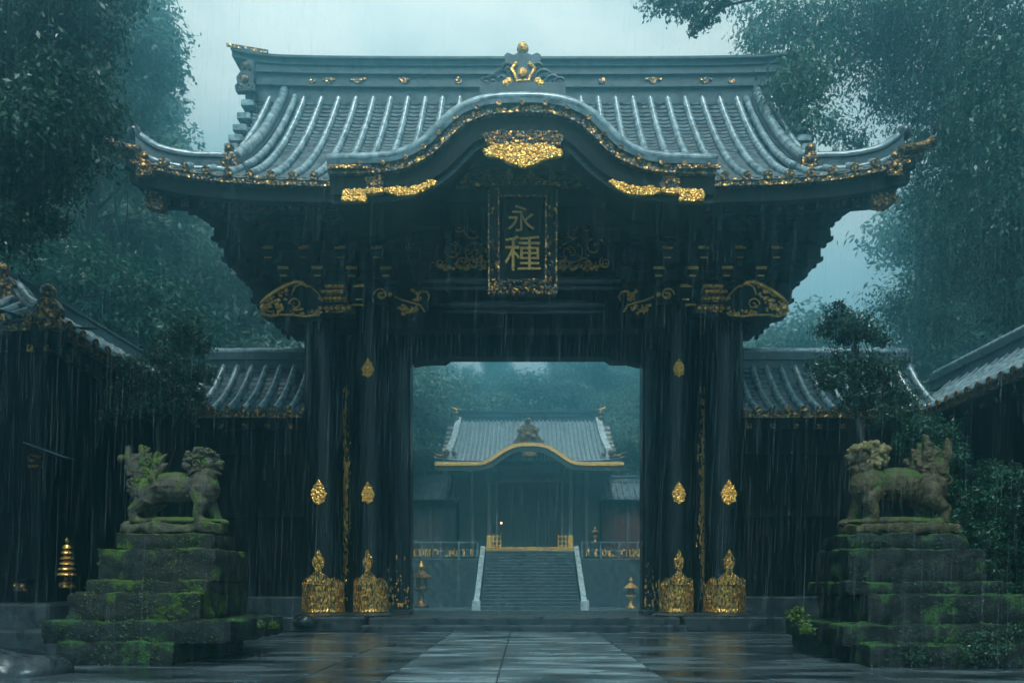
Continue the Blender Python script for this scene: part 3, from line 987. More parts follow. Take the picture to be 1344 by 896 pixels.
# lintels
pl = [(X(541, 21.1), Z(476, 21.1)), (X(560, 21.1), Z(473, 21.1)), (X(583, 21.1), Z(473, 21.1)), (X(590, 21.1), Z(468, 21.1)), (X(796, 21.1), Z(468, 21.1)),
      (X(803, 21.1), Z(473, 21.1)), (X(825, 21.1), Z(473, 21.1)), (X(842, 21.1), Z(477, 21.1)), (X(842, 21.1), 8.5), (X(541, 21.1), 8.5)]
MB().prism_y(pl, 21.1, 21.6).build('lintel', M['black'], gate)
MB().bbox(-5.7, 5.6, 19.75, 20.25, 7.80, 8.42, .05).build('tie_beam', M['black'], gate)
mb = MB(); c0, c1 = X(585, 19.6), X(790, 19.6)
def hbeam(x0, x1, y, z, r, mat, name='rainbow_beam', n=12):
    pts = [Vector((x0 + (x1 - x0) * i / 16, y, z)) for i in range(17)]
    rr = [r * (0.35 + 0.65 * min(1, min(i, 16 - i) / 2.0)) for i in range(17)]
    return MB().tube(pts, rr, n).build(name, mat, gate, smooth=True)
hbeam(X(583, 19.5), X(793, 18.9), 18.9, Z(400, 18.9), .11, M['beam'])
hbeam(X(583, 19.5), X(793, 18.9), 18.9, Z(409, 18.9), .05, M['beam'])
hbeam(X(560, 19.4), X(815, 18.75), 18.75, Z(369, 18.75), .11, M['beam'])
hbeam(X(560, 19.4), X(815, 18.75), 18.75, Z(378, 18.75), .06, M['beam'])
# wall core and stepped cornice
MB().bbox(-5.4, 5.3, 19.9, 22.9, 8.3, 11.3, .03).build('upper_wall', M['darkwood'], gate)
tiers = [(7.42, 7.62, 5.40, 19.75), (7.62, 7.80, 5.60, 19.65), (7.80, 8.02, 5.95, 19.6), (8.02, 8.30, 6.35, 19.5), (8.30, 8.80, 6.75, 19.35), (8.80, 9.15, 6.95, 19.1),
         (9.15, 9.55, 7.30, 18.85), (9.55, 9.95, 7.45, 18.6), (9.95, 10.35, 7.55, 18.35)]
for k, (z0, z1, hx, yf) in enumerate(tiers):
    if k < 4:
        for s in (-1, 1):
            a, b = sorted((s * 4.9, s * hx))
            MB().bbox(a - .04, b - .04, yf + .3, 20.4, z0, z1 - .003, .03).build('corner_corbel', M['black'], gate)
    else:
        MB().bbox(-hx - .04, hx - .06, yf + .25, 22.5 + (20 - yf) * .3, z0 + .1, z1 - .003, .03).build('cornice_beam', M['black'], gate)
# bracket clusters: bearing blocks and arms on each tier
nb = 17
for c in range(nb):
    f_ = (c / (nb - 1)) * 2 - 1
    mb = MB(); caps = []
    for k, (z0, z1, hx, yf) in enumerate(tiers[4:]):
        x = f_ * (hx - .12) - .05
        w = .17
        # bearing block: square top on a tapered foot
        zt = z1 - .02; zb = z0 + .05
        mb.add([(x - w * .6, yf + .02, zb), (x + w * .6, yf + .02, zb), (x + w * .6, yf + .3, zb), (x - w * .6, yf + .3, zb),
                (x - w, yf - .05, (zb + zt) / 2), (x + w, yf - .05, (zb + zt) / 2), (x + w, yf + .3, (zb + zt) / 2), (x - w, yf + .3, (zb + zt) / 2),
                (x - w, yf - .05, zt), (x + w, yf - .05, zt), (x + w, yf + .3, zt), (x - w, yf + .3, zt)],
               [(0, 3, 2, 1), (0, 1, 5, 4), (4, 5, 9, 8), (1, 2, 6, 5), (5, 6, 10, 9), (3, 0, 4, 7), (7, 4, 8, 11), (8, 9, 10, 11)])
        mb.box(x - .06, x + .06, yf + .1, yf + .9, zb - .12, zb)
        for s in (-1, 1):
            mb.obox((x + s * .2, yf + .18, zb + .04), (.12, 0, .05 * s), (0, .06, 0), (0, 0, .05))
        caps.append((x, yf, zb, zt, w))
    o = mb.build('bracket_cluster', M['black'], gate)
    gm = MB(); cnt = 0
    for i, (x, yf, zb, zt, w) in enumerate(caps):
        if c in (1, 2, 3, 4, 12, 13, 14, 15) and i in (1, 2) or (c in (3, 13) and i == 0):
            gm.box(x - w * .8, x + w * .8, yf - .075, yf - .052, zt - .09, zt - .02)
            gm.box(x - w * .5, x + w * .5, yf - .04, yf - .02, zb + .02, zb + .06); cnt += 1
    if cnt: gm.build('gilt_edge', M['gold'], o)
for s in (-1, 1):
    for r_ in range(6):
        mb = MB()
        for k, (z0, z1, hx, yf) in enumerate(tiers[4:]):
            y = yf + .3 + r_ * (22.3 - yf) / 6
            x = s * hx - .05
            mb.bbox(min(x, x + s * .16), max(x, x + s * .16), y - .15, y + .15, z0 + .12, z1 - .04, .03)
            mb.bbox(min(x, x + s * .08), max(x, x + s * .08), y - .08, y + .08, z0 - .02, z0 + .12, .02)
        mb.build('side_bracket', M['black'], gate)

# carved beam-end beasts and scrolls (gilded)
def beast_out(s):
    """outer beam end: a long-snouted gilded beast reaching sideways, with a stacked gilt block beside the column"""
    d = 19.0
    def q(a, b): return (X(688 + s * a, d), Z(b, d))
    mb = MB()
    # a = px from centre, b = py
    body = [(262, 384), (272, 376), (282, 371), (295, 370), (312, 376), (326, 385), (338, 395), (347, 406), (344, 415), (330, 418), (310, 415), (292, 418), (275, 414), (262, 408)]
    pl = [q(a, b) for a, b in body]
    mb.prism_y(pl, d, d + .35)
    o = mb.build('carved_beam_end', M['black'], gate)
    g1 = MB()
    rg = random.Random(17)
    relief(g1, in_poly([q(a, b) for a, b in [(305, 376), (326, 385), (338, 395), (347, 406), (344, 414), (330, 416), (318, 410), (312, 392)]]), *sorted((q(300, 0)[0], q(348, 0)[0])), q(0, 417)[1], q(0, 374)[1], d - .01, 60, .05, .7, rg)
    # brow ridge and snout line
    g1.tube([(*q(a, b)[:1], d - .06, q(a, b)[1]) for a, b in ((345, 400), (336, 391), (325, 383), (312, 376), (300, 371), (290, 372), (284, 378))], [.04, .05, .05, .06, .06, .05, .03], 7)
    g1.tube([(q(a, b)[0], d - .05, q(a, b)[1]) for a, b in ((344, 412), (332, 416), (318, 414), (304, 414), (286, 416), (268, 414))], .03, 6)
    g1.tube([(q(a, b)[0], d - .05, q(a, b)[1]) for a, b in ((304, 388), (300, 377), (292, 374), (280, 377), (270, 386), (264, 396))], .024, 6)
    g1.ball((q(322, 393)[0], d - .05, q(0, 395)[1]), (.08, .06, .06), 5, 8)
    g1.ball((q(340, 404)[0], d - .08, q(0, 405)[1]), (.11, .09, .10), 5, 8)
    relief(g1, in_poly([q(a, b) for a, b in [(264, 408), (300, 404), (308, 396), (306, 414), (266, 414)]]), *sorted((q(262, 0)[0], q(308, 0)[0])), q(0, 416)[1], q(0, 395)[1], d - .01, 40, .035, .6, rg)
    spiral(g1, q(300, 400), .16, 1.3, d - .04, .022, s)
    g1.build('gilding', M['gold'], o, smooth=True)
    # stacked gilt block
    b = MB()
    for z0, z1, a0, a1 in ((372, 379, 236, 262), (379, 386, 238, 266), (386, 395, 232, 270), (397, 409, 226, 270)):
        xa, xb = sorted((q(a0, 0)[0], q(a1, 0)[0]))
        b.bbox(xa, xb, d + .05, d + .45, q(0, z1)[1], q(0, z0)[1] - .01, .03)
    ob = b.build('capital_block', M['golddim'], gate)
    b = MB()
    for row, (zz, a0, a1) in enumerate(((375, 238, 260), (382, 240, 264), (391, 236, 268), (404, 230, 268))):
        nn = 6
        for k in range(nn):
            aa = a0 + (a1 - a0) * k / (nn - 1)
            b.ball((q(aa, 0)[0], d + .02, q(0, zz)[1]), (.07, .06, .055), 5, 7)
    b.tube([(q(226, 0)[0], d + .04, q(0, 399)[1]), (q(212, 0)[0], d + .06, q(0, 399)[1])], .03, 6)
    b.build('bosses', M['gold'], ob, smooth=True)

def beast_in(s):
    d = 19.1
    def q(a, b): return (X(688 + s * a, d), Z(b, d))
    pl = [q(a, b) for a, b in [(172, 388), (160, 386), (150, 388), (140, 384), (134, 394), (136, 404), (146, 412), (160, 413), (166, 404)]]
    o = MB().prism_y(pl, d, d + .3).build('carved_nosing', M['black'], gate)
    g1 = MB(); rg = random.Random(4)
    relief(g1, in_poly([q(a, b) for a, b in [(166, 400), (136, 402), (146, 412), (160, 413)]]), *sorted((q(134, 0)[0], q(168, 0)[0])), q(0, 414)[1], q(0, 398)[1], d - .01, 40, .04, .7, rg)
    g1.tube([(q(a, b)[0], d - .05, q(a, b)[1]) for a, b in ((138, 396), (140, 388), (134, 383), (127, 384), (124, 390), (126, 395))], [.045, .035, .03, .03, .025, .02], 6)
    g1.tube([(q(a, b)[0], d - .04, q(a, b)[1]) for a, b in ((170, 390), (158, 395), (146, 398), (136, 401), (130, 410))], .025, 6)
    relief(g1, in_poly([q(a, b) for a, b in [(148, 380), (136, 382), (136, 396), (146, 394)]]), *sorted((q(134, 0)[0], q(150, 0)[0])), q(0, 396)[1], q(0, 380)[1], d - .02, 14, .045, .7, rg)
    g1.ball((q(176, 0)[0], d - .03, q(0, 387)[1]), (.07, .06, .07), 5, 8)
    spiral(g1, q(188, 387), .17, 1.5, d - .02, .022, s)
    spiral(g1, q(186, 389), .10, 1.0, d - .05, .02, -s)
    g1.build('gilding', M['gold'], o, smooth=True)
for s in (-1, 1):
    beast_out(s); beast_in(s)

# carved dragons beside the plaque: coils of gilt scrollwork
for s in (-1, 1):
    d = 18.7
    rg = random.Random(31 + s)
    mb = MB()
    base = MB()
    pl = [(X(686 + s * a, d + .2), Z(b, d + .2)) for a, b in ((46, 356), (46, 288), (66, 286), (84, 300), (104, 312), (118, 330), (122, 356))]
    o = base.prism_y(pl, d + .15, d + .25).build('dragon_carving', M['black'], gate)
    def q(a, b): return (X(686 + s * a, d), Z(b, d))
    for a, b, r in ((66, 300, .26), (94, 325, .24), (64, 330, .30), (52, 312, .18), (80, 345, .20), (108, 345, .14), (56, 345, .16), (84, 296, .14)):
        spiral(mb, q(a, b), r, rg.uniform(1.1, 1.8), d + rg.uniform(-.05, .1), .024, s * rg.choice((1, -1)), start=rg.uniform(0, 6))
    for _ in range(46):
        a = 46 + abs(rg.gauss(0, 28)); b = 352 - abs(rg.gauss(0, 18))
        if a > 118: continue
        w = rg.uniform(.02, .05)
        mb.ball((q(a, b)[0], d, q(a, b)[1]), (w, .03, w * .8), 4, 6)
    for _ in range(16):
        a = 48 + rg.uniform(0, 60)
        mb.ball((q(a, 352)[0], d - .03, q(a, rg.uniform(349, 354))[1]), (rg.uniform(.04, .08), .04, .05), 5, 7)
    mb.build('gilding', M['gold'], o, smooth=True)

# name plaque hanging under the gable (its own thing)
pq = empty('name_plaque', (-.05, 16.75, 8.0), label='framed black plaque with gold characters hanging under the curved gable', cat='plaque')
D_ = 16.75
tilt = lambda p: Vector((p.x, p.y - (p.z - 8.0) * 0.07, p.z))
def q(a, b): return X(a, D_), Z(b, D_)
x0, z1_ = q(642, 250); x1, z0_ = q(730, 388)
xi0, zi1 = q(656, 264); xi1, zi0 = q(715, 370)
MB().box(xi0 - .05, xi1 + .05, D_, D_ + .08, zi0 - .05, zi1 + .05).xform(tilt).build('board', M['black'], pq)
mb = MB()
mb.box(x0, xi0, D_ - .1, D_ + .05, z0_, z1_); mb.box(xi1, x1, D_ - .1, D_ + .05, z0_, z1_)
mb.box(xi0, xi1, D_ - .1, D_ + .05, zi1, z1_); mb.box(xi0, xi1, D_ - .1, D_ + .05, z0_, zi0)
fr = mb.xform(tilt).build('frame', M['black'], pq)
mb = MB(); rg = random.Random(5)
for k in range(4):
    cx_ = (x0, xi0 - .02, xi1 + .02, x1)[k]
    mb.box(cx_ - .018, cx_ + .018, D_ - .125, D_ - .09, z0_, z1_ - .1)
mb.box(xi0, xi1, D_ - .125, D_ - .09, zi1 - .02, zi1 + .02)
for _ in range(70):
    side = rg.choice((0, 1)); xx = rg.uniform(x0 + .03, xi0 - .03) if side == 0 else rg.uniform(xi1 + .03, x1 - .03)
    zz = z0_ + abs(rg.gauss(0, .42)) * (z1_ - z0_)
    if zz > z1_: continue
    mb.ball((xx, D_ - .1, zz), (rg.uniform(.02, .05), .03, rg.uniform(.02, .06)), 4, 6)
for _ in range(150):
    xx = rg.uniform(x0, x1); c_ = abs((xx - (x0 + x1) / 2) / ((x1 - x0) / 2))
    zz = z0_ + rg.uniform(0, .32 if c_ < .7 else .16)
    mb.ball((xx, D_ - .11, zz), (rg.uniform(.03, .06), .04, rg.uniform(.02, .05)), 4, 6)
mb.box(xi0, xi1, D_ - .13, D_ - .09, zi0 - .05, zi0 + .0)
mb.xform(tilt).build('frame_gilding', M['goldworn'], fr)
for ch, (cx_, cy_), sz in (("永", (684, 290), .62), ("種", (686, 334), .84)):
    cu = bpy.data.curves.new('character', 'FONT')
    cu.body = ch; cu.size = sz; cu.extrude = .02; cu.align_x = 'CENTER'; cu.align_y = 'CENTER'
    tmp = bpy.data.objects.new('tmp', cu); COL.objects.link(tmp)
    dg = bpy.context.evaluated_depsgraph_get()
    me = bpy.data.meshes.new_from_object(tmp.evaluated_get(dg))
    bpy.data.objects.remove(tmp)
    me.materials.clear(); me.materials.append(M['goldplain'])
    o = bpy.data.objects.new('character', me); COL.objects.link(o); o.parent = pq
    a, b = q(cx_, cy_)
    v_ = np.zeros(len(me.vertices) * 3); me.vertices.foreach_get('co', v_); v_ = v_.reshape(-1, 3)
    ctr = (v_.max(0) + v_.min(0)) / 2 if len(v_) else np.zeros(3)
    zz = b
    o.location = Vector((a - ctr[0], D_ - .03 - (zz - 8.0) * .07, zz - ctr[1])) - pq.location
    o.rotation_euler = (R(90), 0, 0)
# floor accents on gate plinths beside the steps
for s in (-1, 1):
    a, b = sorted((s * 4.02, s * 6.6))
    o = MB().bbox(a, b, 19.15, 23.4, 0, .36, .05).build('plinth', M['stone'], gate)

# ------------------------------------------------------------------ corridors and wings
def lean_roof(parent, O, U, V, L, depth, rise, pitch=.5, nt=12, ribr=.09, hip0=0.0, hip1=0.0, a=.5, lift0=0.0, lift1=0.0, tile='tile', rib='rib', name='roof', gold=True, crop=None):
    """one tiled slope; O eave start, U unit along eave, V unit horizontal inward; hip0/hip1 inset of the top at the ends"""
    O, U, V = Vector(O), Vector(U), Vector(V)
    def f(u, t):
        e = (lift0 * max(0, 1 - u / 2.2) ** 2 + lift1 * max(0, 1 - (L - u) / 2.2) ** 2) * (1 - t) 
        return O + U * u + V * depth * t + Vector((0, 0, rise * (a * t + (1 - a) * t * t) + e))
    mb = MB(); n = int(L / pitch)
    us = [L * i / n for i in range(n + 1)]
    step = .03
    for i in range(n):
        for j in range(nt):
            ta, tb = j / nt, (j + 1) / nt
            la, lb = hip0 * ta, hip0 * tb; ra, rb = L - hip1 * ta, L - hip1 * tb
            u0, u1 = max(us[i], la), min(us[i + 1], ra); w0, w1 = max(us[i], lb), min(us[i + 1], rb)
            if u1 <= u0: continue
            if w1 < w0: w0 = w1 = (w0 + w1) / 2
            up = Vector((0, 0, step))
            mb.add([f(u0, ta) + up, f(u1, ta) + up, f(w1, tb), f(w0, tb), f(u0, ta), f(u1, ta)], [(0, 1, 2, 3), (4, 5, 1, 0)])
    o = mb.build(name, M[tile], parent)
    mb = MB(); mc = MB()
    for i in range(n + 1):
        u = us[i]
        te = 1.0
        if hip0 and u < hip0: te = u / hip0
        if hip1 and (L - u) < hip1: te = min(te, (L - u) / hip1)
        if te > .05:
            m_ = 9; pts = []; rr = []
            for j in range(m_):
                pts += [f(u, te * j / m_) + Vector((0, 0, .05)), f(u, te * (j + .93) / m_) + Vector((0, 0, .05))]; rr += [ribr * 1.08, ribr * .93]
            mb.tube(pts, rr, 7)
        p = f(u, 0)
        mc.tube([p - V * .05 + Vector((0, 0, .04)), p + V * .03 + Vector((0, 0, .04))], ribr * 1.05, 9)
    mb.build('roof_rib', M[rib], o, smooth=True)
    build_islands(mc, 'tile_cap', M['golddim'] if gold else M[rib], o)
    # eave boards
    pth = [f(L * k / 24, 0) for k in range(25)]
    MB().sweep([p + V * .1 for p in pth], [(.06, -.16, -.0)]).build('eave_board', M['golddim'] if gold else M['darkwood'], o)
    MB().sweep([p + V * .35 for p in pth], [(.05, -.42, -.1)]).build('eave_fascia', M['darkwood'], o)
    MB().add([f(0, 0) + V * .1 - Vector((0, 0, .1)), f(L, 0) + V * .1 - Vector((0, 0, .1)), f(L, 0) + V * depth + Vector((0, 0, rise * .35)), f(0, 0) + V * depth + Vector((0, 0, rise * .35))], [(0, 1, 2, 3)]).build('soffit', M['darkwood'], o)
    mb = MB()
    for k in range(int(L / .62)):
        p = O + U * (.3 + k * .62) + V * .3 + Vector((0, 0, -.34))
        mb.obox(p, U * .06, V * .03, (0, 0, .06))
    build_islands(mb, 'rafter_end', M['golddim'], o)
    return o, f

ZE = 5.72
def corridor(s, x_in, x_out, label):
    root = empty('roofed_corridor', ((x_in + x_out) / 2 * s, 20.6, 0), label=label, cat='corridor')
    L = x_out - x_in
    O = (s * x_in, 20.0, ZE); U = (s, 0, 0)
    if s < 0:
        O = (-x_out, 20.0, ZE); U = (1, 0, 0)
    lean_roof(root, O, U, (0, 1, 0), L, 1.9, 1.75, pitch=.40, tile='tile', rib='rib')
    O2 = Vector(O) + Vector((0, 3.8, 0))
    lean_roof(root, O2, U, (0, -1, 0), L, 1.9, 1.75, pitch=.8)
    # ridge
    xa, xb = sorted((s * (x_in - .1), s * x_out))
    rp = [Vector((xa + (xb - xa) * k / 10, 21.9, ZE + 1.7)) for k in range(11)]
    o = MB().sweep(rp, [(.16, -.1, .14), (.24, .14, .19), (.17, .19, .36)]).build('ridge', M['ridge'], root)
    MB().tube([p + Vector((0, 0, .42)) for p in rp], .11, 10).build('ridge_roll', M['rib'], o, smooth=True)
    # wall: boards between posts
    MB().box(min(xa, xb), max(xa, xb), 20.7, 20.85, .85, ZE + .25).build('wall', M['darkwood'], root)
    n = int(L / 1.6)
    for k in range(n + 1):
        x = xa + (xb - xa) * k / n
        MB().bbox(x - .1, x + .1, 20.55, 20.72, .85, ZE + .1, .02).build('post', M['black'], root)
    for zz in (1.3, 3.0, 4.7):
        MB().box(min(xa, xb), max(xa, xb), 20.62, 20.69, zz, zz + .14).build('rail', M['black'], root)
    mb = MB()
    MB().bbox(min(xa, xb), max(xa, xb), 19.9, 23.5, 0, .85, .04).build('stone_base', M['stone'], root)
    return root
corridor(-1, 5.75, 9.0, 'long tiled corridor wall running left from the great gate, behind the mossy lion statue')
corridor(1, 5.7, 11.0, 'long tiled corridor wall running right from the great gate, behind the dark shrub tree')

# left wing
wl_ = empty('side_hall', (-10.5, 16, 0), label='dark wooden hall at the left edge with gold ridge ornaments and low tiled roof', cat='hall')
lw, _ = lean_roof(wl_, (-8.4, 13.6, ZE + .1), (0, 1, 0), (-1, 0, 0), 8.2, 2.0, 1.30, pitch=.42, hip0=2.0, a=.8, lift0=.12)
lean_roof(wl_, (-12.4, 13.6, ZE + .1), (1, 0, 0), (0, 1, 0), 4.0, 2.0, 1.30, pitch=.42, hip0=2.0, hip1=2.0, a=.8, lift1=.12)
lean_roof(wl_, (-12.4, 13.6, ZE + .1), (0, 1, 0), (1, 0, 0), 8.2, 2.0, 1.30, pitch=.8, hip0=2.0, a=.8)
rp = [Vector((-10.4, 15.4 + k * .64, ZE + 1.35)) for k in range(11)]
o = MB().sweep(rp, [(.16, -.1, .3), (.22, .3, .36)]).build('ridge', M['ridge'], wl_)
for sx, ex in ((1, -8.4), (-1, -12.4)):
    pth = [Vector((-10.4, 15.6, ZE + 1.5)).lerp(Vector((ex, 13.6, ZE + .28)), k / 10) - Vector((0, 0, .22 * math.sin(math.pi * k / 10))) for k in range(10)]
    o = MB().sweep(pth, [(.13, -.12, .12), (.17, .12, .16)]).build('corner_ridge', M['ridge'], wl_)
    MB().tube([p + Vector((0, 0, .2)) for p in pth], .08, 8).build('ridge_roll', M['rib'], o, smooth=True)
ridge_end(wl_, P(64, 432, 13.7), .52, mat=M['golddim'], gold=M['goldworn'])
ridge_end(wl_, P(4, 396, 15.2), .5, mat=M['golddim'], gold=M['goldworn'])
MB().box(-12, -8.95, 14.15, 21.6, .85, ZE + .2).build('wall', M['darkwood'], wl_)
for k in range(5):
    MB().bbox(-9.0, -8.86, 14.1 + k * 1.5, 14.3 + k * 1.5, .85, ZE, .02).build('post', M['black'], wl_)
for xx in (-11.5, -10.2, -9.0):
    MB().bbox(xx - .1, xx + .1, 14.02, 14.14, .85, ZE, .02).build('post', M['black'], wl_)
MB().bbox(-12.6, -8.3, 13.3, 21.7, 0, .85, .05).build('stone_base', M['stone'], wl_)
MB().bbox(-12.6, -7.7, 12.75, 13.3, 0, .42, .05).build('step', M['stone'], wl_)

# right wing
wr = empty('side_hall', (12.5, 15, 0), label='dark wooden hall at the right edge with bright wet roof tiles', cat='hall')
lean_roof(wr, (10.5, 9.0, ZE), (0, 1, 0), (1, 0, 0), 12.9, 2.0, 1.40, pitch=.42, hip1=0, a=.55, lift1=.0)
rp = [Vector((12.4, 9 + k * 1.4, ZE + 1.36 + .25 * max(0, (6 - k) / 6) ** 2)) for k in range(11)]
o = MB().sweep(rp, [(.16, -.1, .14), (.24, .14, .19), (.17, .19, .36)]).build('ridge', M['ridge'], wr)
MB().tube([p + Vector((0, 0, .42)) for p in rp], .11, 10).build('ridge_roll', M['rib'], o, smooth=True)
lean_roof(wr, (14.5, 9.0, ZE), (0, 1, 0), (-1, 0, 0), 12.9, 2.0, 1.40, pitch=.8, a=.55)
MB().box(11.05, 14.0, 9.2, 21.6, .85, ZE + .25).build('wall', M['darkwood'], wr)
for k in range(7):
    MB().bbox(10.93, 11.07, 9.3 + k * 1.7, 9.5 + k * 1.7, .85, ZE, .02).build('post', M['black'], wr)
MB().bbox(10.4, 14.6, 8.8, 21.7, 0, .85, .05).build('stone_base', M['stone'], wr)

# wall lantern and gilt lanterns by the left hall
wlamp = empty('wall_lantern', P(45, 615, 13.7), label='small gold lantern under a little pent roof on the wall of the left hall', cat='lantern')
c = P(46, 607, 13.75)
mb = MB()
for k in range(3): mb.lathe([(.10, -.1 + k * .09), (.12, -.07 + k * .09), (.10, -.04 + k * .09)], c, 8)
mb.build('lantern_body', M['golddim'], wlamp)
MB().obox(P(65, 592, 13.6), (.40, 0, -.14), (0, .12, .0), (0, 0, .012)).build('pent_roof', M['ridge'], wlamp)
MB().obox(P(65, 597, 13.65), (.34, 0, -.10), (0, .10, 0), (0, 0, .015)).build('pent_frame', M['darkwood'], wlamp)

def gilt_lantern(px, ybot, ytop, d, label, name='gilt_lantern', mat='golddim', group=None):
    x, _, z0 = P(px, ybot, d); z1 = Z(ytop, d); h = z1 - z0
    r = empty(name, (x, d, z0), label=label, cat='lantern', group=group)
    MB().lathe([(.16 * h, 0), (.17 * h, .05 * h), (.11 * h, .08 * h), (.07 * h, .14 * h), (.06 * h, .3 * h), (.09 * h, .34 * h), (.16 * h, .38 * h), (.17 * h, .42 * h)], (x, d, z0), 12).build('pedestal', M[mat], r, smooth=True)
    MB().lathe([(.13 * h, .42 * h), (.12 * h, .44 * h), (.12 * h, .6 * h), (.13 * h, .62 * h)], (x, d, z0), 6).build('fire_box', M['goldworn'], r)
    MB().lathe([(.22 * h, .62 * h), (.25 * h, .645 * h), (.15 * h, .72 * h), (.07 * h, .78 * h), (.05 * h, .8 * h)], (x, d, z0), 6).build('lantern_roof', M[mat], r)
    MB().lathe([(.03 * h, .8 * h), (.07 * h, .85 * h), (.06 * h, .9 * h), (.02 * h, .95 * h), (.005 * h, h)], (x, d, z0), 10).build('finial', M['gold'], r, smooth=True)
    return r
# tiered finial-like lantern at left
x, y, z = P(88, 772, 13.45)
tl = empty('tiered_lantern', (x, y, z), label='slim tiered gold lantern standing on the stone edge of the left hall', cat='lantern')
h = Z(710, 13.45) - z
prof = [(.07, 0), (.13, .02), (.13, .1), (.05, .14), (.05, .22)]
MB().lathe(prof, (x, y, z), 10).build('base', M['golddim'], tl)
for k in range(6):
    zz = z + .24 + k * .095; rr = .16 - k * .017
    MB().lathe([(rr * .45, -.02), (rr, 0), (rr * .95, .025), (rr * .4, .06)], (x + .0, y, zz), 10).build('tier', M['gold'], tl, smooth=False)
MB().lathe([(.02, 0), (.035, .04), (.0, .1)], (x, y, z + .24 + 6 * .095), 8).build('finial', M['gold'], tl)
x, y, z = P(25, 775, 13.2)
bt = empty('gilt_box', (x, y, z), label='small square gilded offering box on the stone edge at far left', cat='box')
MB().bbox(x - .11, x + .11, y, y + .2, z, z + .16, .02).build('box_body', M['golddim'], bt)
MB().bbox(x - .14, x + .14, y - .03, y + .23, z + .165, z + .2, .01).build('lid', M['darkwood'], bt)

# ------------------------------------------------------------------ inner shrine
SX = .35
sh = empty('inner_shrine', (SX, 50, -0.3), label='misty inner shrine with curved roof atop the long stair behind the gate', cat='shrine')
S = HipGable(x0=SX - .05, yf=48.6, yr=53.2, yb=57.5, Zf=Z(604, 48.6), Zr=Z(550, 53.2), Zb=Z(604, 48.6), We=6.05, Wg=5.25, Wl=5.1, Wb=6.0, a=.72, up=.22, upp=6, fan=.03, th_=.25)
sxs = [.30 * (i - 19.5) for i in range(40)]
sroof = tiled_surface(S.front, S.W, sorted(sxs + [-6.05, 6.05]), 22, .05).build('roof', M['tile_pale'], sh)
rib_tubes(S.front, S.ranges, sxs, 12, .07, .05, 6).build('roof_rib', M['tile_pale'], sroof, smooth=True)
tiled_surface(S.back, S.W, [-6.05 + k * 1.21 for k in range(11)], 6, .05).build('rear_slope', M['tile_pale'], sroof)
rp = [Vector((SX - .05 + x, 53.2, S.Zr - .1 + .1 * (abs(x) / 5.2) ** 4)) for x in half_line(20, 4.95)]
sr = MB().sweep(rp, [(.25, -.2, .2), (.34, .2, .28), (.26, .28, .5), (.36, .5, .62)]).build('main_ridge', M['ridge'], sh)
for s in (-1, 1):
    e = rp[-1 if s > 0 else 0]
    MB().tube([e + Vector((-s * .5, 0, .55)), e + Vector((0, 0, .62)), e + Vector((s * .45, 0, .85))], [.12, .11, .07], 8).build('ridge_horn', M['goldsolid'], sr, smooth=True)
    mb = MB()
    for k in range(3): mb.ball((e.x + s * .05, 52.7, e.z + .3 - k * .32), (.2, .2, .2), 6, 8)
    mb.build('ridge_boss', M['golddim'], sr, smooth=True)
    path = [S.front(s * (5.0 + .3 * (1 - t / 16) ** 2), t / 16) for t in range(3, 17)]
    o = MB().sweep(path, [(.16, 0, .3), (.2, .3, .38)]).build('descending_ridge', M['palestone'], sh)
    mb = MB(); m2 = MB()
    for k in range(12):
        p = S.front(s * 5.45, .22 + .055 * k)
        (mb if k % 2 else m2).bbox(p.x - .2, p.x + .22, p.y - .12, p.y + .12, p.z + .05, p.z + .26, .02)
    build_islands(m2, 'verge_tile', M['palestone'], sroof); build_islands(mb, 'verge_gilding', M['golddim'], sroof)
    tp = S.front(s * 6.05, 0)
    mb = MB()
    mb.tube([tp + Vector((-s * .9, 0, .0)), tp + Vector((-s * .3, 0, .08)), tp + Vector((s * .2, 0, .3))], [.1, .1, .06], 7)
    mb.ball(tp + Vector((-s * .8, 0, .25)), (.2, .15, .25), 6, 8)
    mb.ball(tp + Vector((-s * 1.3, 0, .2)), (.15, .15, .2), 6, 8)
    mb.build('eave_tip', M['golddim'], sh, smooth=True)
SK = [(0, 580), (12, 580.5), (24, 583), (36, 589), (46, 596), (56, 602), (70, 605), (124, 605)]
d = 48.0
h_ = catmull([Vector((a * d / F, 0, Z(b, d))) for a, b in SK], 4)
sk = [(-p.x + SX - .03, p.z) for p in reversed(h_[1:])] + [(p.x + SX - .03, p.z) for p in h_]
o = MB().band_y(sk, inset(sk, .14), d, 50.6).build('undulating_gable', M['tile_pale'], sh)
MB().band_y(inset(sk, .05), inset(sk, .26), d - .08, d + .1).build('gilt_band', M['gold'], o)
MB().band_y(inset(sk, .262), inset(sk, .55), d + .1, d + .2).build('bargeboard', M['brownwood'], o)
MB().add([(SX - 5.8, 48.7, S.Zf - .3), (SX + 5.8, 48.7, S.Zf - .3), (SX + 5.8, 57.4, S.Zf - .1), (SX - 5.8, 57.4, S.Zf - .1)], [(0, 1, 2, 3)]).build('soffit', M['brownwood'], sh)
mb = MB()
mb.prism_y([(X(a, d), Z(b, d)) for a, b in ((676, 577), (680, 570), (682, 560), (688, 556), (691, 549), (694, 549), (697, 556), (704, 560), (706, 570), (712, 577))], d + .1, d + .4)
for a, b in ((682, 564), (704, 564), (693, 551), (693, 570), (686, 573), (700, 573)): mb.ball((X(a, d), d + .05, Z(b, d)), (.2, .12, .17), 5, 8)
mb.box(X(674, d), X(714, d), d + .1, d + .5, Z(581, d), Z(577, d))
mb.build('crest', M['golddim'], o)
mb = MB()
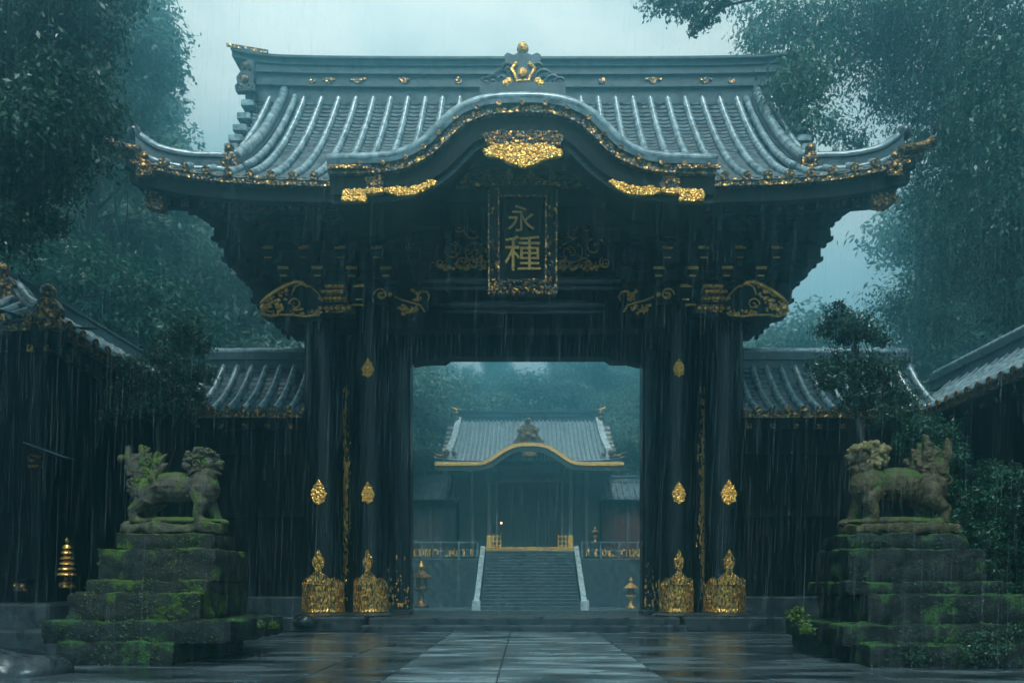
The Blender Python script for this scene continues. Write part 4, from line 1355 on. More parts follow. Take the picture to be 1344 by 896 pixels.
for s in (-1, 1):
    mb.tube([(SX + s * v, d + .02, z_) for v, z_ in ((1.3, Z(592, d)), (1.75, Z(595, d)), (2.3, Z(603, d)), (2.9, Z(608, d)))], [.05, .08, .06, .04], 6)
mb.ball((SX - .03, d, Z(596, d)), (.5, .08, .18), 6, 8)
mb.build('gable_fitting', M['golddim'], o)
mb = MB()
for k in range(36):
    x = SX - 5.5 + k * .314
    if abs(x - SX) < 2.2: continue
    mb.box(x - .06, x + .06, 48.9, 48.95, Z(615, 48.9), Z(611, 48.9))
build_islands(mb, 'rafter_end', M['golddim'], sh)
ZT = 3.35
# body
MB().box(SX - 5.0, SX + 5.0, 52.5, 56.8, ZT - .2, S.Zf - .2).build('wall', M['brownwood'], sh)
for px, w in ((642, .28), (749, .28), (652, .16), (738, .16), (620, .2), (770, .2)):
    x = X(px, 50.3)
    o = MB().bbox(x - w / 2, x + w / 2, 50.3, 50.6, ZT, S.Zf, .03).build('porch_column', M['brownwood'], sh)
    if w > .2:
        MB().bbox(x - w / 2 - .04, x + w / 2 + .04, 50.25, 50.65, ZT, ZT + 1.0, .03).build('column_sleeve', M['goldsolid'], o)
MB().bbox(SX - 2.8, SX + 2.8, 50.2, 50.5, Z(632, 50.2), Z(627, 50.2), .03).build('tie_beam', M['golddim'], sh)
MB().bbox(SX - 2.9, SX + 2.9, 50.05, 50.15, ZT - .02, ZT + .22, .02).build('gilt_sill', M['gold'], sh)
for s in (-1, 1):
    a, b = sorted((SX + s * 1.9, SX + s * 2.65))
    mb = MB()
    for zz in (ZT + .3, ZT + .6, ZT + .9): mb.box(a, b, 50.3, 50.36, zz, zz + .07)
    for k in range(4): mb.box(a + k * (b - a) / 3 - .03, a + k * (b - a) / 3 + .03, 50.28, 50.38, ZT + .2, ZT + 1.05)
    mb.build('porch_rail', M['goldsolid'], sh)
for k in range(5):
    xa = SX - 2.0 + k * .82
    mb = MB().bbox(xa, xa + .76, 52.42, 52.49, ZT, ZT + 3.3, .02)
    mb.build('door_panel', M['brownwood'], sh)
MB().bbox(SX - 3.1, SX + 3.1, 50.0, 52.6, -.3, ZT - .02, .03).build('podium', M['court_stone'], sh)
# stair
stair = empty('stone_stair', (SX, 46, -.3), label='long stone stair with pale sloping side copings climbing to the inner shrine', cat='stair')
ns = 18
mb = MB()
for k in range(ns):
    y0 = 43.2 + k * (50.0 - 43.2) / ns; z1 = -.3 + (k + 1) * (ZT + .3 - .05) / ns
    mb.bbox(SX - 2.85, SX + 2.85, y0, 50.0, z1 - .21, z1, .03)
mb.build('steps', M['court_stone'], stair)
for s in (-1, 1):
    x = SX + s * 3.05
    a = Vector((x, 42.9, -.05)); b = Vector((x, 50.0, ZT + .2))
    n_ = 9
    mb = MB()
    for k in range(n_):
        p, q_ = a.lerp(b, k / n_), a.lerp(b, (k + .96) / n_)
        mb.obox((p + q_) / 2, (.15, 0, 0), (q_ - p) / 2, (0, 0, .12))
    o = mb.build('coping', M['palestone'], stair)
    MB().add([(x - .15, 42.95, -.3), (x + .15, 42.95, -.3), (x + .15, 50, -.3), (x - .15, 50, -.3), (x - .15, 42.95, -.1), (x + .15, 42.95, -.1), (x + .15, 50, ZT + .1), (x - .15, 50, ZT + .1)],
             [(0, 3, 2, 1), (4, 5, 6, 7), (0, 1, 5, 4), (1, 2, 6, 5), (2, 3, 7, 6), (3, 0, 4, 7)]).build('side_wall', M['court_stone'], stair)
    MB().bbox(x - .24, x + .24, 42.7, 43.1, -.3, .25, .04).build('newel', M['palestone'], stair)
# terraces with railings
for s, lab in ((-1, 'stone terrace with a thin gold-trimmed railing left of the long stair'), (1, 'stone terrace with a thin gold-trimmed railing right of the long stair')):
    t = empty('terrace', (SX + s * 10, 48, -.3), label=lab, cat='terrace')
    a, b = sorted((SX + s * 3.3, SX + s * 22))
    mb = MB().bbox(a, b, 48.0, 54, -.3, 2.75, .04)
    mb.build('retaining_wall', M['court_stone'], t)
    mb = MB(); zb = 2.75
    for zz in (zb + .15, zb + .5, zb + 1.0): mb.box(a, b, 48.1, 48.16, zz, zz + .07)
    n_ = 16
    for k in range(n_ + 1):
        x = a + (b - a) * k / n_
        mb.box(x - .04, x + .04, 48.08, 48.18, zb, zb + 1.1)
    for k in range(n_ * 5):
        x = a + (b - a) * k / (n_ * 5)
        mb.box(x - .015, x + .015, 48.11, 48.15, zb + .2, zb + .5)
    o = mb.build('railing', M['tile_pale'], t)
    mg = MB(); rg = random.Random(3)
    for k in range(60):
        x = SX + s * rg.uniform(3.6, 8)
        mg.box(x - .06, x + .06, 48.04, 48.07, zb + .15 + rg.choice((0, .35, .35, .0)), zb + .22 + rg.choice((0, .35, .2)) + .05)
    mg.build('railing_gilding', M['goldsolid'], o)
# shrine side corridors
for s, lab in ((-1, 'misty tiled side corridor left of the inner shrine'), (1, 'misty reddish side corridor right of the inner shrine')):
    r_ = empty('shrine_corridor', (SX + s * 12, 53, 2.75), label=lab, cat='corridor')
    a, b = sorted((SX + s * 4.9, SX + s * 24))
    lean_roof(r_, (a, 52.0, Z(655, 52)), (1, 0, 0), (0, 1, 0), b - a, 2.2, 1.5, pitch=.42, nt=8, tile='tile_pale', rib='tile_pale', gold=False)
    MB().sweep([Vector((a, 54.2, Z(655, 52) + 1.45)), Vector((b, 54.2, Z(655, 52) + 1.45))], [(.2, 0, .35), (.3, .35, .45)]).build('ridge', M['tile_pale'], r_)
    MB().box(a, b, 52.7, 52.85, 2.75, Z(655, 52) + .1).build('wall', M['redwood'] if s > 0 else M['brownwood'], r_)
    for k in range(11):
        x = a + (b - a) * k / 10
        MB().bbox(x - .12, x + .12, 52.5, 52.68, 2.75, Z(655, 52), .02).build('post', M['brownwood'], r_)
gilt_lantern(828, 798, 756, 43.0, 'gold-roofed lantern standing alone right of the long stair', mat='goldsolid')
gilt_lantern(553, 797, 735, 41.0, 'tall thin gold lantern beside the left gate posts, before the terrace', mat='golddim')
gilt_lantern(681 + 100, 712, 690, 49.0, 'tiny gold lantern behind the railing right of the long stair', mat='goldsolid')
lp = empty('lit_lamp', P(658, 705, 50.1), label='small glowing lamp by the left porch columns of the inner shrine', cat='lamp')
c = P(658, 686, 50.1)
MB().ball(c, (.07, .07, .08), 8, 10).build('lamp_globe', M['lamp'], lp, smooth=True)
MB().lathe([(.12, -.72), (.04, -.66), (.03, -.15), (.08, -.1)], c, 8).build('lamp_post', M['golddim'], lp)


# ------------------------------------------------------------------ lion statues on mossy pedestals
def rough_box(x0, x1, y0, y1, z0, z1, cell=.09, amp=.02, rnd=.05, seed=0):
    """stone block with rounded, uneven faces"""
    mb = MB()
    nx, ny, nz = [max(2, int((b - a) / cell)) for a, b in ((x0, x1), (y0, y1), (z0, z1))]
    cx, cy, cz = (x0 + x1) / 2, (y0 + y1) / 2, (z0 + z1) / 2
    hx, hy, hz_ = (x1 - x0) / 2, (y1 - y0) / 2, (z1 - z0) / 2
    def P_(x, y, z):
        v = Vector((x - cx, y - cy, z - cz))
        inner = Vector((max(-hx + rnd, min(hx - rnd, v.x)), max(-hy + rnd, min(hy - rnd, v.y)), max(-hz_ + rnd, min(hz_ - rnd, v.z))))
        d = v - inner
        if d.length > rnd: d = d.normalized() * rnd
        p = Vector((cx, cy, cz)) + inner + d
        nn = d.normalized() if d.length > 1e-6 else Vector((0, 0, 0))
        q = noise.noise(p * 3.1 + Vector((seed * 3.3, 0, 0))) * amp * 1.6 + noise.noise(p * 9 + Vector((0, seed, 0))) * amp + noise.noise(p * 22) * amp * .4
        return p + nn * q
    def face(o, du, dv, nu, nv):
        b = []
        for j in range(nv + 1):
            for i in range(nu + 1):
                b.append(P_(*(Vector(o) + Vector(du) * i / nu + Vector(dv) * j / nv)))
        w = nu + 1
        mb.add(b, [(j * w + i, j * w + i + 1, (j + 1) * w + i + 1, (j + 1) * w + i) for j in range(nv) for i in range(nu)])
    dx, dy, dz = (x1 - x0, 0, 0), (0, y1 - y0, 0), (0, 0, z1 - z0)
    face((x0, y0, z0), dx, dz, nx, nz); face((x1, y1, z0), (-(x1 - x0), 0, 0), dz, nx, nz)
    face((x0, y1, z0), (0, -(y1 - y0), 0), dz, ny, nz); face((x1, y0, z0), dy, dz, ny, nz)
    face((x0, y0, z1), dx, dy, nx, ny); face((x0, y1, z0), dx, (0, -(y1 - y0), 0), nx, ny)
    return mb


def moss_tufts(parent, spots, n, mat, name='moss_tufts', size=.03, seed=1):
    rg = np.random.default_rng(seed)
    V_, F_ = [], []
    mb = MB()
    rr = random.Random(seed)
    for _ in range(n):
        (xa, xb, ya, yb, za, zb) = rr.choice(spots)
        c = Vector((rr.uniform(xa, xb), rr.uniform(ya, yb), rr.uniform(za, zb)))
        c0 = noise.noise(c * 2.5)
        if c0 < -.05: continue
        for _k in range(3):
            d = Vector((rr.uniform(-1, 1), rr.uniform(-1, .4), rr.uniform(-.2, 1))).normalized() * size * rr.uniform(.5, 1.4)
            s = d.orthogonal().normalized() * size * .3
            mb.add([c - s, c + s, c + d], [(0, 1, 2)])
    return mb.build(name, mat, parent)


def pedestal(tiers_, depth, mat, label, seed):
    (a, b, yt, yb_, d) = tiers_[0]
    low = M['moss_dark']  # lower tiers: shade around the foot painted with the darker stone
    cx = (X(a, d) + X(b, d)) / 2
    o = empty('stone_pedestal', (cx, d + depth / 2, 0), label=label, cat='pedestal')
    spots = []
    for k, (a, b, yt, yb_, d) in enumerate(tiers_):
        y1 = 13.0 + (12.0 - d) * .6
        z1, z0 = Z(yt, d), max(Z(yb_, d), 0)
        de = 12.4 if d > 11.7 else y1
        x0, x1 = (X(a, d), X(b, de)) if cx < 0 else (X(a, de), X(b, d))
        rough_box(x0, x1, d, y1, z0 - .02, z1, .07, .028, .05, seed + k).build('stone_block', mat if k < 4 else low, o, smooth=True)
        spots.append((x0, x1, d - .01, d + .12, z1 - .04, z1 + .01))
        spots.append((x0, x1, d - .03, d - .01, z0, z1))
    return o, spots

TL = [(150, 291, 700, 719, 12.0), (127, 303, 720, 762, 11.8), (110, 323, 762, 778, 11.6), (85, 326, 778, 814, 11.4), (55, 372, 815, 843, 11.1), (70, 320, 843, 880, 10.9)]
TR = [(1097, 1272, 700, 719, 12.0), (1092, 1296, 720, 763, 11.8), (1058, 1323, 763, 779, 11.6), (1072, 1352, 780, 819, 11.4), (1030, 1400, 820, 846, 11.1), (1040, 1440, 846, 884, 10.7)]
pedL, spL = pedestal(TL, 1, M['moss'], 'stepped stone pedestal with bright green moss under the left lion statue', 1)
pedR, spR = pedestal(TR, 1, M['moss_dark'], 'stepped dark mossy stone pedestal under the right lion statue', 11)
moss_tufts(pedL, spL, 1500, M['leaf_fern'], seed=4)
moss_tufts(pedR, spR, 1200, M['leaf_bush'], seed=5)


def lion(s, cpx, zpy, d, k, label, mats, seed):
    """s=+1 looks right; local px units scaled by k"""
    C0 = P(cpx, zpy, d)
    root = empty('lion_statue', C0, label=label, cat='statue')
    rg = random.Random(seed)
    def w(a, b, c=0): return C0 + Vector((s * a * k, c * k, b * k))
    mb = MB()
    def el(a, b, c, ra, rb, rc, ang=0):
        mb.ball(w(a, b, c), (ra * k, rc * k, rb * k), 8, 12, Matrix.Rotation(-s * ang, 3, 'Y'))
    def leg(pts, rads): mb.tube([w(*p) for p in pts], [r * k for r in rads], 10)
    el(2, 50, 0, 38, 20, 18)            # barrel
    el(38, 48, 0, 21, 23, 20)           # chest
    el(-34, 46, 0, 24, 23, 20)          # haunch
    el(42, 66, 0, 15, 14, 14)           # neck
    # front legs
    leg([(36, 44, 9), (44, 28, 11), (50, 14, 11), (54, 3, 11)], [10, 8, 6, 6]); el(59, 4, 11, 9, 5, 7)
    leg([(34, 42, -9), (40, 27, -12), (36, 13, -12), (38, 3, -12)], [11, 9, 7, 6]); el(43, 4, -12, 9, 5, 7)
    # hind legs with hocks
    leg([(-32, 46, 9), (-26, 30, 11), (-40, 17, 11), (-38, 3, 11)], [13, 11, 7, 6]); el(-32, 4, 11, 10, 5, 7)
    leg([(-36, 46, -9), (-32, 30, -12), (-48, 18, -12), (-45, 3, -12)], [14, 12, 8, 7]); el(-39, 4, -12, 10, 5, 7)
    # head: skull, muzzle, jaw, brow, ears
    hx, hy = 46, 81
    el(hx, hy, 0, 14, 12, 13)
    el(hx + 11, hy - 2, 0, 8, 6.5, 9, .05)
    el(hx + 8, hy - 12, 0, 8, 3.5, 7, -.3)
    el(hx + 17, hy + 1, 0, 3.2, 3.5, 5)
    for c in (-4, 0, 4): el(hx + 16, hy - 7, c, 1.8, 2.6, 1.4)
    for c in (-6, 6):
        el(hx + 8, hy + 5, c, 5, 4, 4); el(hx - 3, hy + 9, c * 1.6, 5, 6, 3)
    # tongue-like belly fringe
    for q in range(7):
        el(-18 + q * 8, 36 + (q % 2), 0, 6, 3, 12)
    el(0, 5, 0, 62, 6, 18)
    body = mb.build('body', mats[0], root, smooth=True)
    rm = body.modifiers.new('remesh', 'REMESH'); rm.mode = 'VOXEL'; rm.voxel_size = .013; rm.use_smooth_shade = True
    tx = bpy.data.textures.get('stone_clouds') or bpy.data.textures.new('stone_clouds', 'CLOUDS'); tx.noise_scale = .07; tx.noise_depth = 3
    dm = body.modifiers.new('erosion', 'DISPLACE'); dm.texture = tx; dm.strength = .022; dm.mid_level = .5; dm.texture_coords = 'LOCAL'
    # mane: rows of curls round head and neck
    mb = MB()
    for i in range(120):
        a = rg.uniform(.5, 4.6); rr = rg.uniform(10, 18)
        x_, z_ = hx - 7 + rr * math.cos(a) * 1.25, hy + 2 + rr * math.sin(a) * .85
        if x_ > hx + 6 and z_ < hy + 4: continue
        c = rg.uniform(-13, 13)
        r = rg.uniform(2.6, 4.8)
        mb.ball(w(x_, z_, c), (r * k, r * k, r * k * .9), 6, 8)
    for i in range(16):
        a = rg.uniform(1.6, 4.2); c = rg.choice((-12, -13, -11, 12))
        cc = w(hx - 2 + 11 * math.cos(a), hy + 10 * math.sin(a), c)
        spiral(mb, (cc.x, cc.z), 5.5 * k, 1.3, cc.y, 1.5 * k, s)
    for i in range(12):
        c = rg.uniform(-13, 13); b = rg.uniform(-4, 14)
        mb.tube([w(hx - 8, hy + b - 4, c), w(hx - 18, hy + b - 8, c), w(hx - 25, hy + b - 15, c * 1.1)], [4 * k, 3 * k, 1 * k], 6)
    mane = mb.build('mane', mats[1], root, smooth=True)
    dm = mane.modifiers.new('erosion', 'DISPLACE'); dm.texture = tx; dm.strength = .014; dm.texture_coords = 'LOCAL'
    # eyes and nose and teeth ridge
    mb = MB()
    for c in (-8, 8): mb.ball(w(hx + 10, hy + 2, c), 2.2 * k, 6, 8)
    mb.build('eyes', mats[1], root, smooth=True)
    # tail: broad upright plume of flame locks
    mb = MB()
    el(-36, 62, 0, 20, 30, 14)
    for i in range(26):
        b0 = rg.uniform(40, 70); a0 = -34 + rg.uniform(-16, 16); c = rg.uniform(-13, 13)
        lean = rg.uniform(-12, 10)
        top = b0 + rg.uniform(20, 42)
        top = min(top, 112 - abs(lean) * .6)
        mb.tube([w(a0, b0, c), w(a0 + lean * .5 - 3, (b0 + top) / 2, c * 1.1), w(a0 + lean, top - 3, c * .9), w(a0 + lean * 1.2 + 3, top, c * .8)], [7 * k, 6 * k, 3.5 * k, 1.2 * k], 7)
    for i in range(34):
        mb.ball(w(-38 + rg.gauss(0, 11), 55 + rg.gauss(8, 16), rg.uniform(-14, 14)), rg.uniform(3, 5.5) * k, 6, 8)
    for i in range(7):
        cc = w(-50 + i * 4.2, 52 + (i % 3) * 14, -14)
        spiral(mb, (cc.x, cc.z), 7 * k, 1.4, cc.y, 2 * k, s)
    tail = mb.build('tail', mats[2], root, smooth=True)
    rm = tail.modifiers.new('remesh', 'REMESH'); rm.mode = 'VOXEL'; rm.voxel_size = .013; rm.use_smooth_shade = True
    dm = tail.modifiers.new('erosion', 'DISPLACE'); dm.texture = tx; dm.strength = .026; dm.texture_coords = 'LOCAL'
    # rock slab under the paws
    c = w(0, 0, 0)
    rough_box(c.x - 62 * k, c.x + 62 * k, c.y - 24 * k, c.y + 24 * k, c.z - 11 * k, c.z + 2 * k, .05, .035, .04, seed).build('rock_base', mats[0], root, smooth=True)
    return root

lion(1, 229, 689, 12.45, .01245, 'moss-covered stone lion statue facing right on the left pedestal', (M['lion_l'], M['lion_l'], M['lion_l']), 5)
lion(-1, 1180, 690, 12.45, .0137, 'brown stone lion statue with ochre head facing left on the right pedestal', (M['lion_r'], M['lion_head_r'], M['lion_r']), 9)

# boulder in the lower left corner, and another by the right plinth
def boulder(c, r, label, seed, mat='rock'):
    mb = MB().ball(c, r, 22, 34)
    mb.xform(lambda p: p + (p - Vector(c)) * (.35 * noise.noise(p * 1.6 + Vector((seed, 0, 0))) + .12 * noise.noise(p * 5)))
    mb.v = [(x, y, max(z, -.05)) for x, y, z in mb.v]
    return tag(mb.build('boulder', M[mat], None, smooth=True), label, 'boulder')
boulder((X(20, 9.9), 9.9, .02), (.62, .5, .34), 'wet black boulder in the bottom left corner', 2)
boulder((X(402, 19.1), 19.0, .25), (.3, .3, .2), 'small wet stone beside the left gate plinth', 9)


# ------------------------------------------------------------------ trees
def leaf_mesh(name, clumps, n, size, seed, droop=0.0, aspect=.42, flat=.5):
    """many small folded leaves spread through ellipsoid clumps; clumps = [(cx,cy,cz,rx,ry,rz)]"""
    rg = np.random.default_rng(seed)
    cl = np.array(clumps, float)
    w = (cl[:, 3] * cl[:, 4] * cl[:, 5]) ** (2 / 3)
    idx = rg.choice(len(cl), n, p=w / w.sum())
    c = cl[idx]
    dirs = rg.normal(size=(n, 3)); dirs /= np.linalg.norm(dirs, axis=1, keepdims=True)
    rad = rg.random(n) ** .45
    # twig grouping: break the ellipsoid up
    wob = 1 + .28 * np.sin(dirs[:, 0] * 7 + c[:, 0] * 3) * np.sin(dirs[:, 1] * 6 + c[:, 1] * 5) + .22 * np.sin(dirs[:, 2] * 9 + c[:, 2] * 4)
    pos = c[:, :3] + dirs * (rad * wob)[:, None] * c[:, 3:6]
    nrm = dirs * .6 + np.array([0, 0, flat]) + rg.normal(size=(n, 3)) * .55
    nrm /= np.linalg.norm(nrm, axis=1, keepdims=True)
    ax = rg.normal(size=(n, 3)); ax[:, 2] -= droop
    ax -= nrm * (ax * nrm).sum(1)[:, None]; ax /= np.linalg.norm(ax, axis=1, keepdims=True)
    sd_ = np.cross(nrm, ax)
    L = size * rg.uniform(.6, 1.35, n)[:, None]
    v = np.empty((n, 4, 3))
    v[:, 0] = pos - ax * L * .5
    v[:, 1] = pos + sd_ * L * aspect * .5 + nrm * L * .06
    v[:, 2] = pos + ax * L * .5
    v[:, 3] = pos - sd_ * L * aspect * .5 + nrm * L * .06
    me = bpy.data.meshes.new(name)
    me.vertices.add(n * 4); me.loops.add(n * 4); me.polygons.add(n)
    me.vertices.foreach_set('co', v.astype(np.float32).ravel())
    me.loops.foreach_set('vertex_index', np.arange(n * 4, dtype=np.int32))
    me.polygons.foreach_set('loop_start', np.arange(0, n * 4, 4, dtype=np.int32))
    me.polygons.foreach_set('loop_total', np.full(n, 4, dtype=np.int32))
    me.update(calc_edges=True)
    return me


def tree(name, base, trunk_h, trunk_r, clumps, n, size, leafm, label, cat='tree', group=None, seed=0, droop=0.0, bark='bark', trunk_top=None, branches=True, flat=.5):
    """clumps in world coordinates"""
    base = Vector(base)
    root = empty(name, base, label=label, cat=cat, group=group)
    rg = random.Random(seed)
    me = leaf_mesh('crown', [(a - base.x, b - base.y, c - base.z, r1, r2, r3) for a, b, c, r1, r2, r3 in clumps], n, size, seed, droop, flat=flat)
    me.materials.append(M[leafm])
    o = bpy.data.objects.new('crown', me); COL.objects.link(o); o.parent = root
    mb = MB()
    top = Vector(trunk_top) if trunk_top else base + Vector((0, 0, trunk_h))
    m_ = 8
    pts = [base.lerp(top, i / m_) + Vector((math.sin(i * 1.3 + seed) * .04 * trunk_h * .3, math.cos(i * 1.7) * .03 * trunk_h * .3, 0)) for i in range(m_ + 1)]
    mb.tube(pts, [trunk_r * (1 - .6 * i / m_) for i in range(m_ + 1)], 9)
    if branches:
        for (a, b, c, r1, r2, r3) in clumps:
            e = Vector((a, b, c))
            st_ = pts[rg.randint(m_ // 2, m_)]
            mid = st_.lerp(e, .5) + Vector((rg.uniform(-.2, .2), rg.uniform(-.2, .2), rg.uniform(.0, .4))) * trunk_r * 4
            bp_ = catmull([st_, st_.lerp(mid, .6) + Vector((rg.uniform(-.5, .5), rg.uniform(-.5, .5), rg.uniform(.0, .6))) * trunk_r * 2.5, mid, e], 3)
            mb.tube(bp_, [trunk_r * (.13 - .10 * i / (len(bp_) - 1)) for i in range(len(bp_))], 6)
            for _ in range(3):
                e2 = e + Vector((rg.uniform(-r1, r1), rg.uniform(-r2, r2), rg.uniform(-r3, r3))) * .8
                mb.tube([mid.lerp(e, .5), e2], [trunk_r * .12, trunk_r * .03], 4)
    mb.build('trunk', M[bark], root, smooth=True)
    return root


def rnd_clumps(c, R_, n, r, seed, shape=(1, 1, 1)):
    rg = random.Random(seed); out = []
    for _ in range(n):
        while True:
            v = Vector((rg.uniform(-1, 1), rg.uniform(-1, 1), rg.uniform(-1, 1)))
            if v.length < 1 and v.length > .25: break
        q = r * rg.uniform(.6, 1.3)
        out.append((c[0] + v.x * R_ * shape[0], c[1] + v.y * R_ * shape[1], c[2] + v.z * R_ * shape[2], q, q, q * .62))
    return out

# near left tree: dark, overhanging
cl = []
rg = random.Random(12)
for (px, py, r) in [(10, 30, .9), (60, 60, .8), (20, 110, 1.0), (90, 110, .7), (50, 170, .9), (5, 200, .9), (100, 190, .6), (70, 235, .6), (15, 270, .7), (60, 290, .35), (-60, 60, 1.2), (-60, 180, 1.2), (-40, 290, .9), (110, 40, .7), (125, 150, .45), (-10, -20, 1.), (80, -30, .9), (150, -10, .5)]:
    d = rg.uniform(11.2, 13.4)
    p = P(px, py, d)
    cl.append((p.x, p.y, p.z, r * 1.05, r, r * .75))
tree('broadleaf_tree', (-11.2, 11.5, 0), 9, .42, cl, 60000, .105, 'leaf_dark', 'dark broadleaf tree overhanging the top left corner, nearest to the viewer', seed=2, droop=.8, trunk_top=(-10.6, 12.3, 9.6))
# mid left tree, hazier, standing behind the left hall
cl = []
for (px, py, r) in [(130, 20, 2.4), (165, 60, 2.0), (195, 95, 1.3), (185, 20, 1.4), (140, 130, 1.9), (200, 60, 1.2), (90, 150, 2.6), (150, 200, 2.0), (60, 40, 3), (170, 130, 1.0), (215, 100, .6)]:
    p = P(px, py, rg.uniform(27, 31)); cl.append((p.x, p.y, p.z, r, r, r * .7))
tree('broadleaf_tree', (-17, 30, 0), 18, .5, cl, 42000, .24, 'leaf_mid', 'tall hazy tree behind the left hall, its crown reaching toward the gate roof tip', seed=3)
cl = []
for (px, py, r) in [(190, 170, 2.2), (215, 215, 1.8), (170, 240, 3), (120, 300, 3), (200, 300, 2.6), (230, 260, 1.6), (210, 140, 1.3), (150, 180, 2.4)]:
    p = P(px, py, rg.uniform(36, 41)); cl.append((p.x, p.y, p.z, r, r, r * .75))
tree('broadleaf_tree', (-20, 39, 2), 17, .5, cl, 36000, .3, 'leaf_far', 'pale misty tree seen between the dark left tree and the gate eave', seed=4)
cl = []
for (px, py, r) in [(60, 370, 2.0), (110, 395, 1.8), (30, 330, 1.9), (150, 420, 1.7), (190, 390, 1.8), (240, 430, 1.4), (100, 340, 1.5), (210, 440, 1.6), (0, 300, 2)]:
    p = P(px, py, rg.uniform(26, 30)); cl.append((p.x, p.y, p.z, r, r, r * .7))
tree('broadleaf_tree', (-15, 27, 0), 10, .4, cl, 42000, .2, 'leaf_bush', 'deep green tree rising directly behind the left corridor roof', seed=5)
# right big tree, drooping
cl = []
for (px, py, r, d) in [(1010, 20, 1.3, 25), (1050, 40, 1.6, 25), (995, 55, .8, 24), (1030, 120, .75, 19.2), (1055, 165, .6, 19), (1100, 30, 1.9, 25), (1150, 60, 2.0, 26), (1165, 125, 1.0, 25),
                       (1180, 30, 2.2, 26), (1215, 120, 1.9, 26), (1240, 60, 2.2, 25), (1240, 180, 1.9, 25), (1250, 250, 1.7, 25), (1290, 130, 2.2, 23), (1300, 210, 2.0, 23),
                       (1285, 290, 1.8, 23), (1330, 60, 2.2, 21), (1340, 170, 1.9, 20), (1335, 280, 1.6, 20), (1330, 350, 1.3, 21), (1270, 350, 1.3, 25), (1090, 165, .7, 25), (1120, 185, .7, 25), (1070, 100, .8, 19.5), (1048, 78, .55, 19.6), (1062, 130, .6, 19.4),
                       (1230, 310, 1.4, 27), (1200, 260, 1.0, 28), (1400, 100, 2.5, 20), (1400, 280, 2.2, 20), (1200, -40, 2.5, 24), (1330, -60, 3, 21), (1235, 370, 1.2, 27), (1330, 410, 1.0, 22), (1180, 400, 1.4, 30), (1240, 420, 1.3, 29)]:
    p = P(px, py, d); cl.append((p.x, p.y, p.z, r, r, r * .85))
tree('broadleaf_tree', (19.5, 25.5, 0), 12, .6, cl, 105000, .15, 'leaf_mid', 'huge weeping tree filling the top right corner and hanging over the gate roof', seed=6, droop=2.2, trunk_top=(18.5, 25.5, 14), branches=False)
# branch tip at the top
cl = [(*P(870, 2, 15), .5, .4, .16), (*P(905, 12, 15), .45, .4, .16), (*P(925, 28, 15), .26, .25, .12), (*P(945, 5, 15), .3, .3, .15), (*P(912, 38, 15), .14, .2, .08), (*P(980, -40, 15.5), .8, .5, .4)]
tree('hanging_branch', (16, 13, 0), 13, .3, cl, 3600, .10, 'leaf_mid', 'thin leafy branch poking down from the top edge right of the crest', seed=7, droop=1.0, trunk_top=(8, 14, 16), cat='branch')

# garden trees in front of the corridors
cl = []
for (px, py, r) in [(245, 430, .36), (262, 452, .34), (225, 450, .36), (170, 480, .36), (200, 500, .45), (240, 490, .48), (270, 490, .3), (160, 520, .36), (190, 535, .4), (230, 530, .4), (150, 545, .25), (215, 465, .4), (255, 520, .3)]:
    p = P(px, py, rg.uniform(15, 15.9)); cl.append((p.x, p.y, p.z, r * 1.05, r, r * .7))
tree('garden_tree', (X(190, 15.3), 15.3, 0), 5, .07, cl, 15000, .075, 'leaf_dark', 'small dark garden tree with a thin pale trunk behind the left lion', seed=8, trunk_top=P(215, 470, 15.4))
cl = []
for (px, py, r) in [(1100, 415, .34), (1125, 425, .36), (1085, 432, .28), (1145, 440, .3), (1110, 440, .4), (1160, 448, .2), (1110, 480, .55), (1150, 490, .6), (1180, 520, .45), (1090, 500, .4), (1130, 525, .5), (1170, 545, .4), (1195, 545, .3), (1075, 480, .3), (1100, 400, .15)]:
    p = P(px, py, rg.uniform(14.9, 15.9)); cl.append((p.x, p.y, p.z, r * 1.05, r, r * .62))
tree('garden_tree', (X(1150, 15.4), 15.4, 0), 6, .10, cl, 17000, .075, 'leaf_dark', 'dark flat-topped garden tree standing before the right corridor roof', seed=9, trunk_top=P(1120, 440, 15.4))
# bushes at right
def bush(cl_px, label, n, seed, size=.07, dd=(13.2, 14.2), leaf='leaf_bush', kind='bush', th=1.2, tr=.05):
    rg = random.Random(seed); cl = []
    for px, py, r in cl_px:
        p = P(px, py, rg.uniform(*dd)); cl.append((p.x, p.y, p.z, r, r, r * .75))
    bx = sum(c[0] for c in cl) / len(cl); by = sum(c[1] for c in cl) / len(cl)
    return tree(kind, (bx, by, min(c[2] for c in cl) - .1 if th < 1 else 0), th, tr, cl, n, size, leaf, label, cat=kind, seed=seed, flat=.8)
bush([(1210, 560, .35), (1235, 570, .38), (1190, 580, .3), (1250, 600, .35), (1215, 600, .4), (1240, 640, .4), (1255, 680, .4), (1230, 690, .4)], 'green bush rising right behind the tail of the right lion', 9000, 21, dd=(14.2, 14.8))
bush([(1300, 620, .32), (1330, 630, .35), (1285, 650, .32), (1320, 670, .42), (1350, 660, .4), (1290, 700, .38), (1330, 720, .42), (1290, 740, .35), (1340, 760, .4), (1300, 780, .4)], 'tall green bush at the right edge behind the right pedestal', 13000, 22)
bush([(1040, 806, .12), (1052, 814, .14), (1048, 800, .08), (1060, 825, .12)], 'low bright fern at the left foot of the right pedestal', 900, 23, size=.06, dd=(11.2, 11.6), leaf='leaf_fern', kind='fern', th=.12, tr=.01)
bush([(340, 818, .10), (360, 820, .09), (318, 820, .09)], 'bright moss hummock on the right corner of the left pedestal', 900, 24, size=.035, dd=(12.0, 12.3), leaf='leaf_fern', kind='moss_cushion', th=.03, tr=.01)
